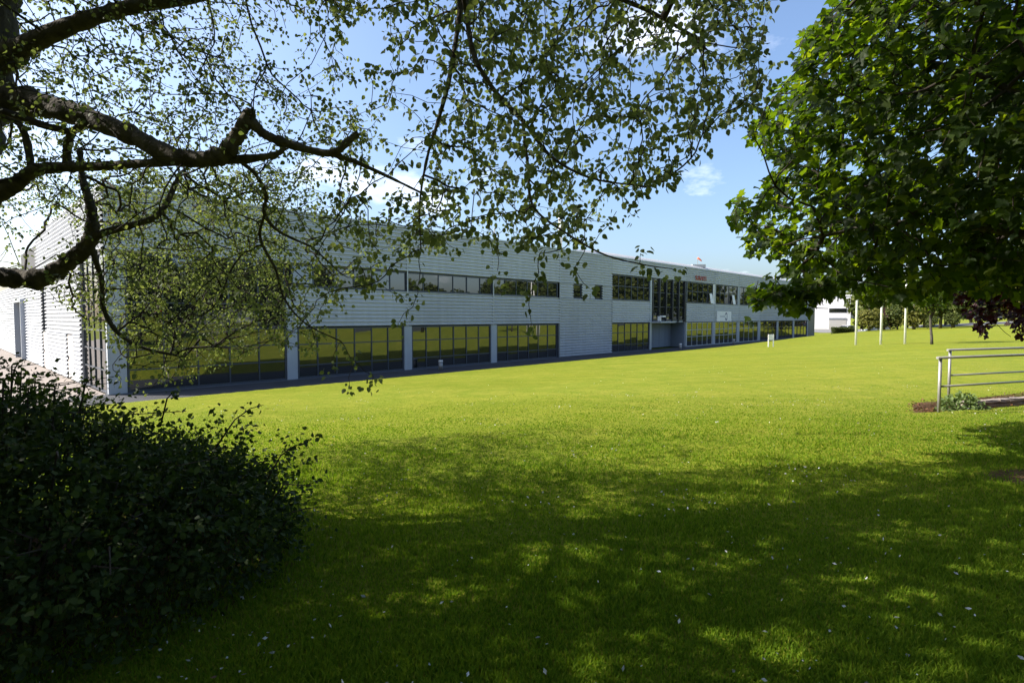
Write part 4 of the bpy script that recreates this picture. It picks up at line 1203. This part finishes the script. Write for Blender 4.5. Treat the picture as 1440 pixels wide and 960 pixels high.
for k, (x, y, h) in enumerate(((-11.5, 2.2, 9.5), (-12.5, -6.5, 11), (-5.5, -9, 12), (2.5, -10, 12), (9.5, -9, 11), (15, -5, 11))):  # out-of-view trees added to block sun and rear sky from the foreground
    far_tree(x, y, h, 'green', 'unseen tree added to shade the foreground from sun and sky', 'unseen trees added for shade', 'added_shade_tree', k)
# young tree on the lawn
q = ground_hit(1310, 484)
YT = thing('young_tree', (q[0], q[1], gz(q[0], q[1])), 'slender young tree with a thin crooked trunk right of the flagpoles', 'tree')
s_ = q[1] / F
MB().tube([(.02, 0, -.1), (0, 0, .4), (-.10, 0, 1.2), (-.16, 0, 2.2), (-.12, .05, 3.6)], [.10, .085, .075, .06, .02], 10).build('trunk', M['bark'], YT, True)
n_ = 2200
w = unit(RNG.normal(0, 1, (n_, 3))) * (RNG.random((n_, 1)) ** .4) * np.array((1.7, 1.5, 1.25)) + np.array((-.1, 0, 3.5))
w[:, 2] += .25 * np.sin(w[:, 0] * 4) 
m = MB()
for i in range(26):
    e = w[i * 7]
    m.tube([(-.14, 0, 1.6 + .05 * i), tuple((e + np.array((-.14, 0, 2.2))) / 2 + np.array((0, 0, .15))), tuple(e)], [.03, .018, .006], 6)
m.build('branch', M['twig'], YT, True)['kind'] = 'stuff'
o = link(bpy.data.objects.new('leaves', leaf_mesh('leaves', LEAF_SIMPLE, w, leaf_frames(n_, unit(RNG.normal(0, 1, (n_, 3))), np.tile((0, 0, 1.0), (n_, 1)), .7), RNG.uniform(.12, .22, n_), tinted(n_, .5), M['maple_leaf'])), YT); o['kind'] = 'stuff'

# ------------------------------------------------------------------ road, far building, cars
mb = MB()
pts_ = [(60, 108), (75, 106), (100, 104), (135, 100), (180, 92)]
for (a, b) in zip(pts_[:-1], pts_[1:]):
    for i in range(6):
        f0, f1 = i / 6, (i + 1) / 6
        x0, y0 = a[0] + (b[0] - a[0]) * f0, a[1] + (b[1] - a[1]) * f0
        x1, y1 = a[0] + (b[0] - a[0]) * f1, a[1] + (b[1] - a[1]) * f1
        mb.poly([(x0, y0, gz(x0, y0) + .03), (x1, y1, gz(x1, y1) + .03), (x1, y1 + 14, gz(x1, y1 + 14) + .45), (x0, y0 + 14, gz(x0, y0 + 14) + .45)])
tag(mb.build('road', M['road']), kind='structure')

WB = thing('garage_building', (fx(1176, 122), 122, -.3), 'white garage building with roller shutter beyond the end of the long facade', 'building', rz=R(-20))
s_ = 122 / F
MB().box(-6.0, 17.2 * s_, 0, 12, -.5, 7.9).build('wall', M['white_wall'], WB)
MB().box(-6.2, 17.2 * s_ + .12, -.12, 12.1, 7.9, 8.15).build('parapet_cap', M['white_paint'], WB)
g = MB().box(-9.5 * s_, 12 * s_, -.06, -.002, 4.3, 5.2).build('window', M['frame'], WB)
for i in range(5):
    a = -9.5 * s_ + .06 + i * 4.28 * s_
    MB().box(a, a + 4.1 * s_, -.08, -.06, 4.36, 5.14).build('pane', M['glass'], g)
sh = MB().box(-9.5 * s_, 12 * s_, -.10, -.002, 2.75, 3.1).build('shutter_box', M['grey_print'], WB)
for i in range(9):
    MB().box(-9.3 * s_, 11.8 * s_, -.05 - .012 * (i % 2), -.003, .02 + i * .303, .02 + i * .303 + .295).build('slat', M['shutter'], WB)

def car(x, y, rz, paint, lab, name='parked_car'):
    c = thing(name, (x, y, gz(x, y)), lab, 'car', 'parked cars in the distance', rz)
    bm = bmesh.new()
    prof = [(-2.05, .35), (-2.1, .75), (-1.95, .95), (-1.55, 1.38), (-.3, 1.47), (.35, 1.42), (1.0, .98), (1.85, .85), (2.1, .62), (2.1, .35)]
    m = MB()
    rows = []
    for yy, sc in ((-.86, .9), (-.8, 1.0), (.8, 1.0), (.86, .9)):
        rows.append([(px_, yy * (.84 if pz > 1.2 else 1), .35 + (pz - .35) * (sc if pz < 1.2 else 1)) for px_, pz in prof])
    for r0, r1 in zip(rows[:-1], rows[1:]):
        for i in range(len(prof)):
            j = (i + 1) % len(prof)
            m.poly([r0[i], r0[j], r1[j], r1[i]])
    m.poly(rows[0][::-1]); m.poly(rows[-1])
    m.build('body', M[paint], c, bevel=.03)
    MB().box(-1.4, .55, -.79, .79, 1.03, 1.36).build('side_window', M['car_glass'], c)
    MB().poly([(.42, -.68, 1.40), (.98, -.74, 1.03), (.98, .74, 1.03), (.42, .68, 1.40)]).build('windscreen', M['car_glass'], c)
    for sx in (-1.3, 1.3):
        for sy in (-.78, .78):
            MB().tube([(sx, sy - .1, .32), (sx, sy + .1, .32)], .32, 14).build('wheel', M['tyre'], c)
    for sy in (-.6, .6):
        MB().box(2.06, 2.13, sy - .15, sy + .15, .66, .78).build('headlight', M['lamp_lens'], c)
car(fx(1190, 108), 108, R(200), 'car_white', 'white car parked before the garage building')
car(fx(1232, 100), 100, R(170), 'car_grey', 'grey car half hidden behind the bushes by the flagpoles')
hq = (fx(1183, 98), 98)
HG = thing('low_hedge', (hq[0], hq[1], gz(*hq)), 'low dark clipped hedge in front of the white parked car', 'hedge')
n_ = 4200
w = np.stack([RNG.uniform(-1.6, 2.2, n_), RNG.uniform(-.5, .5, n_), RNG.uniform(0, 1.3, n_) * .95], -1)
o = link(bpy.data.objects.new('leaves', leaf_mesh('leaves', LEAF_BRAMBLE, w, leaf_frames(n_, unit(RNG.normal(0, 1, (n_, 3))), np.tile((0, 0, 1.), (n_, 1)), .9), RNG.uniform(.12, .25, n_), tinted(n_, .3), M['far_leaf'])), HG); o['kind'] = 'stuff'
car(64, -20, R(100), 'car_red', 'red car on the road right of the lawn, mirrored in the near windows')

# ------------------------------------------------------------------ grass blades, daisies, fallen leaves
def scatter(n_, d0, d1, power):
    """points on the lawn in front of the camera, thinning with distance"""
    u_ = RNG.random(n_)
    d = (d0 ** (1 - power) + u_ * (d1 ** (1 - power) - d0 ** (1 - power))) ** (1 / (1 - power)) if power != 1 else d0 * (d1 / d0) ** u_
    x = (RNG.random(n_) * 2 - 1) * d * 1.02
    return x, d
x, y = scatter(430000, 2.0, 17.5, 1.0)
so = soil_of(x, y)
t_p = EY * (x - CX) - EX * (y - CY)
ok_ = (t_p > 6.4) & (RNG.random(len(x)) > so * .93) & (RNG.random(len(x)) > ss(8, 17.5, y))
x, y = x[ok_], y[ok_]
z = terrain(x, y)
n_ = len(x)
hgt = RNG.uniform(.018, .043, n_) * (1 + .35 * np.sin(x * 2.3 + y) * np.sin(y * 3.1)) * (1.0 - .022 * y) * (1 - .6 * ss(5, 16, y))
wid = RNG.uniform(.0022, .0042, n_) * (1 + .11 * y)
ang = RNG.random(n_) * 2 * math.pi
lean = RNG.normal(0, .42, (n_, 2))
wx, wy = np.cos(ang) * wid, np.sin(ang) * wid
b0 = np.stack([x - wx, y - wy, z - .004], -1); b1 = np.stack([x + wx, y + wy, z - .004], -1)
mx_, my_ = x + lean[:, 0] * hgt * .35, y + lean[:, 1] * hgt * .35
m0 = np.stack([mx_ - wx * .7, my_ - wy * .7, z + hgt * .6], -1); m1 = np.stack([mx_ + wx * .7, my_ + wy * .7, z + hgt * .6], -1)
tp_ = np.stack([x + lean[:, 0] * hgt, y + lean[:, 1] * hgt, z + hgt], -1)
V = np.stack([b0, b1, m0, m1, tp_], 1).reshape(-1, 3)
Fb = (np.array([(0, 1, 3), (0, 3, 2), (2, 3, 4)])[None] + (np.arange(n_) * 5)[:, None, None]).reshape(-1, 3)
patch = .5 + .5 * np.sin(x * .9 + 1.5 * np.sin(y * .7)) * np.sin(y * 1.1 + np.sin(x * .6))
tint = np.clip(RNG.normal(.36, .17, n_) + .16 * (patch - .5), 0.02, .98)
tag(link(bpy.data.objects.new('grass', mesh_np('grass', V, Fb, M['grass_blade'], {'tint': np.repeat(tint, 5)}))), kind='stuff')

x, y = scatter(1250, 2.2, 24, .55)
gx, gy = scatter(70, 2.2, 15, .55)
gi = RNG.integers(0, 70, 750)
x = np.concatenate([x, gx[gi] + RNG.normal(0, .22, 750)]); y = np.concatenate([y, gy[gi] + RNG.normal(0, .18, 750)])
t_p = EY * (x - CX) - EX * (y - CY)
ok_ = (t_p > 9) & (RNG.random(len(x)) < .35 + .65 * (np.sin(x * 1.3) * np.sin(y * 1.7) > -.2))
x, y = x[ok_], y[ok_]
n_ = len(x)
pos = np.stack([x, y, terrain(x, y) + RNG.uniform(.025, .05, n_)], -1)
fr = leaf_frames(n_, RNG.normal(0, 1, (n_, 3)) * np.array((1, 1, .15)), np.tile((0, 0, 1.), (n_, 1)), .8)
CURL = (np.array([(0, 0, 0), (.30, .42, .22), (0, .5, -.03), (-.27, .48, .16), (.05, 1, .24)]), np.array([(0, 1, 2), (0, 2, 3), (1, 4, 2), (2, 4, 3)]))
lx_, ly_ = RNG.uniform(6, 14, 60000), RNG.uniform(4, 15, 60000)
lk = RNG.random(60000) < soil_of(lx_, ly_) * .22
lx_, ly_ = lx_[lk], ly_[lk]
lit = np.stack([lx_, ly_, terrain(lx_, ly_) + RNG.uniform(.005, .03, len(lx_))], -1)
tag(link(bpy.data.objects.new('leaf_litter', leaf_mesh('leaf_litter', CURL, lit, leaf_frames(len(lit), RNG.normal(0, 1, (len(lit), 3)) * np.array((1, 1, .2)), np.tile((0, 0, 1.), (len(lit), 1)), .6), RNG.uniform(.03, .08, len(lit)), RNG.uniform(0, .3, len(lit)), M['litter']))), kind='stuff')
tag(link(bpy.data.objects.new('fallen_leaves', leaf_mesh('fallen_leaves', CURL, pos, fr, RNG.uniform(.010, .034, n_), np.clip(RNG.normal(.74, .24, n_), 0, 1), M['dry_leaf']))), kind='stuff')

print('objects', len(bpy.data.objects), 'tris', sum(sum(len(p.vertices) - 2 for p in o.data.polygons) if len(o.data.polygons) < 2000 else len(o.data.polygons) * 2 for o in bpy.data.objects if o.type == 'MESH'))
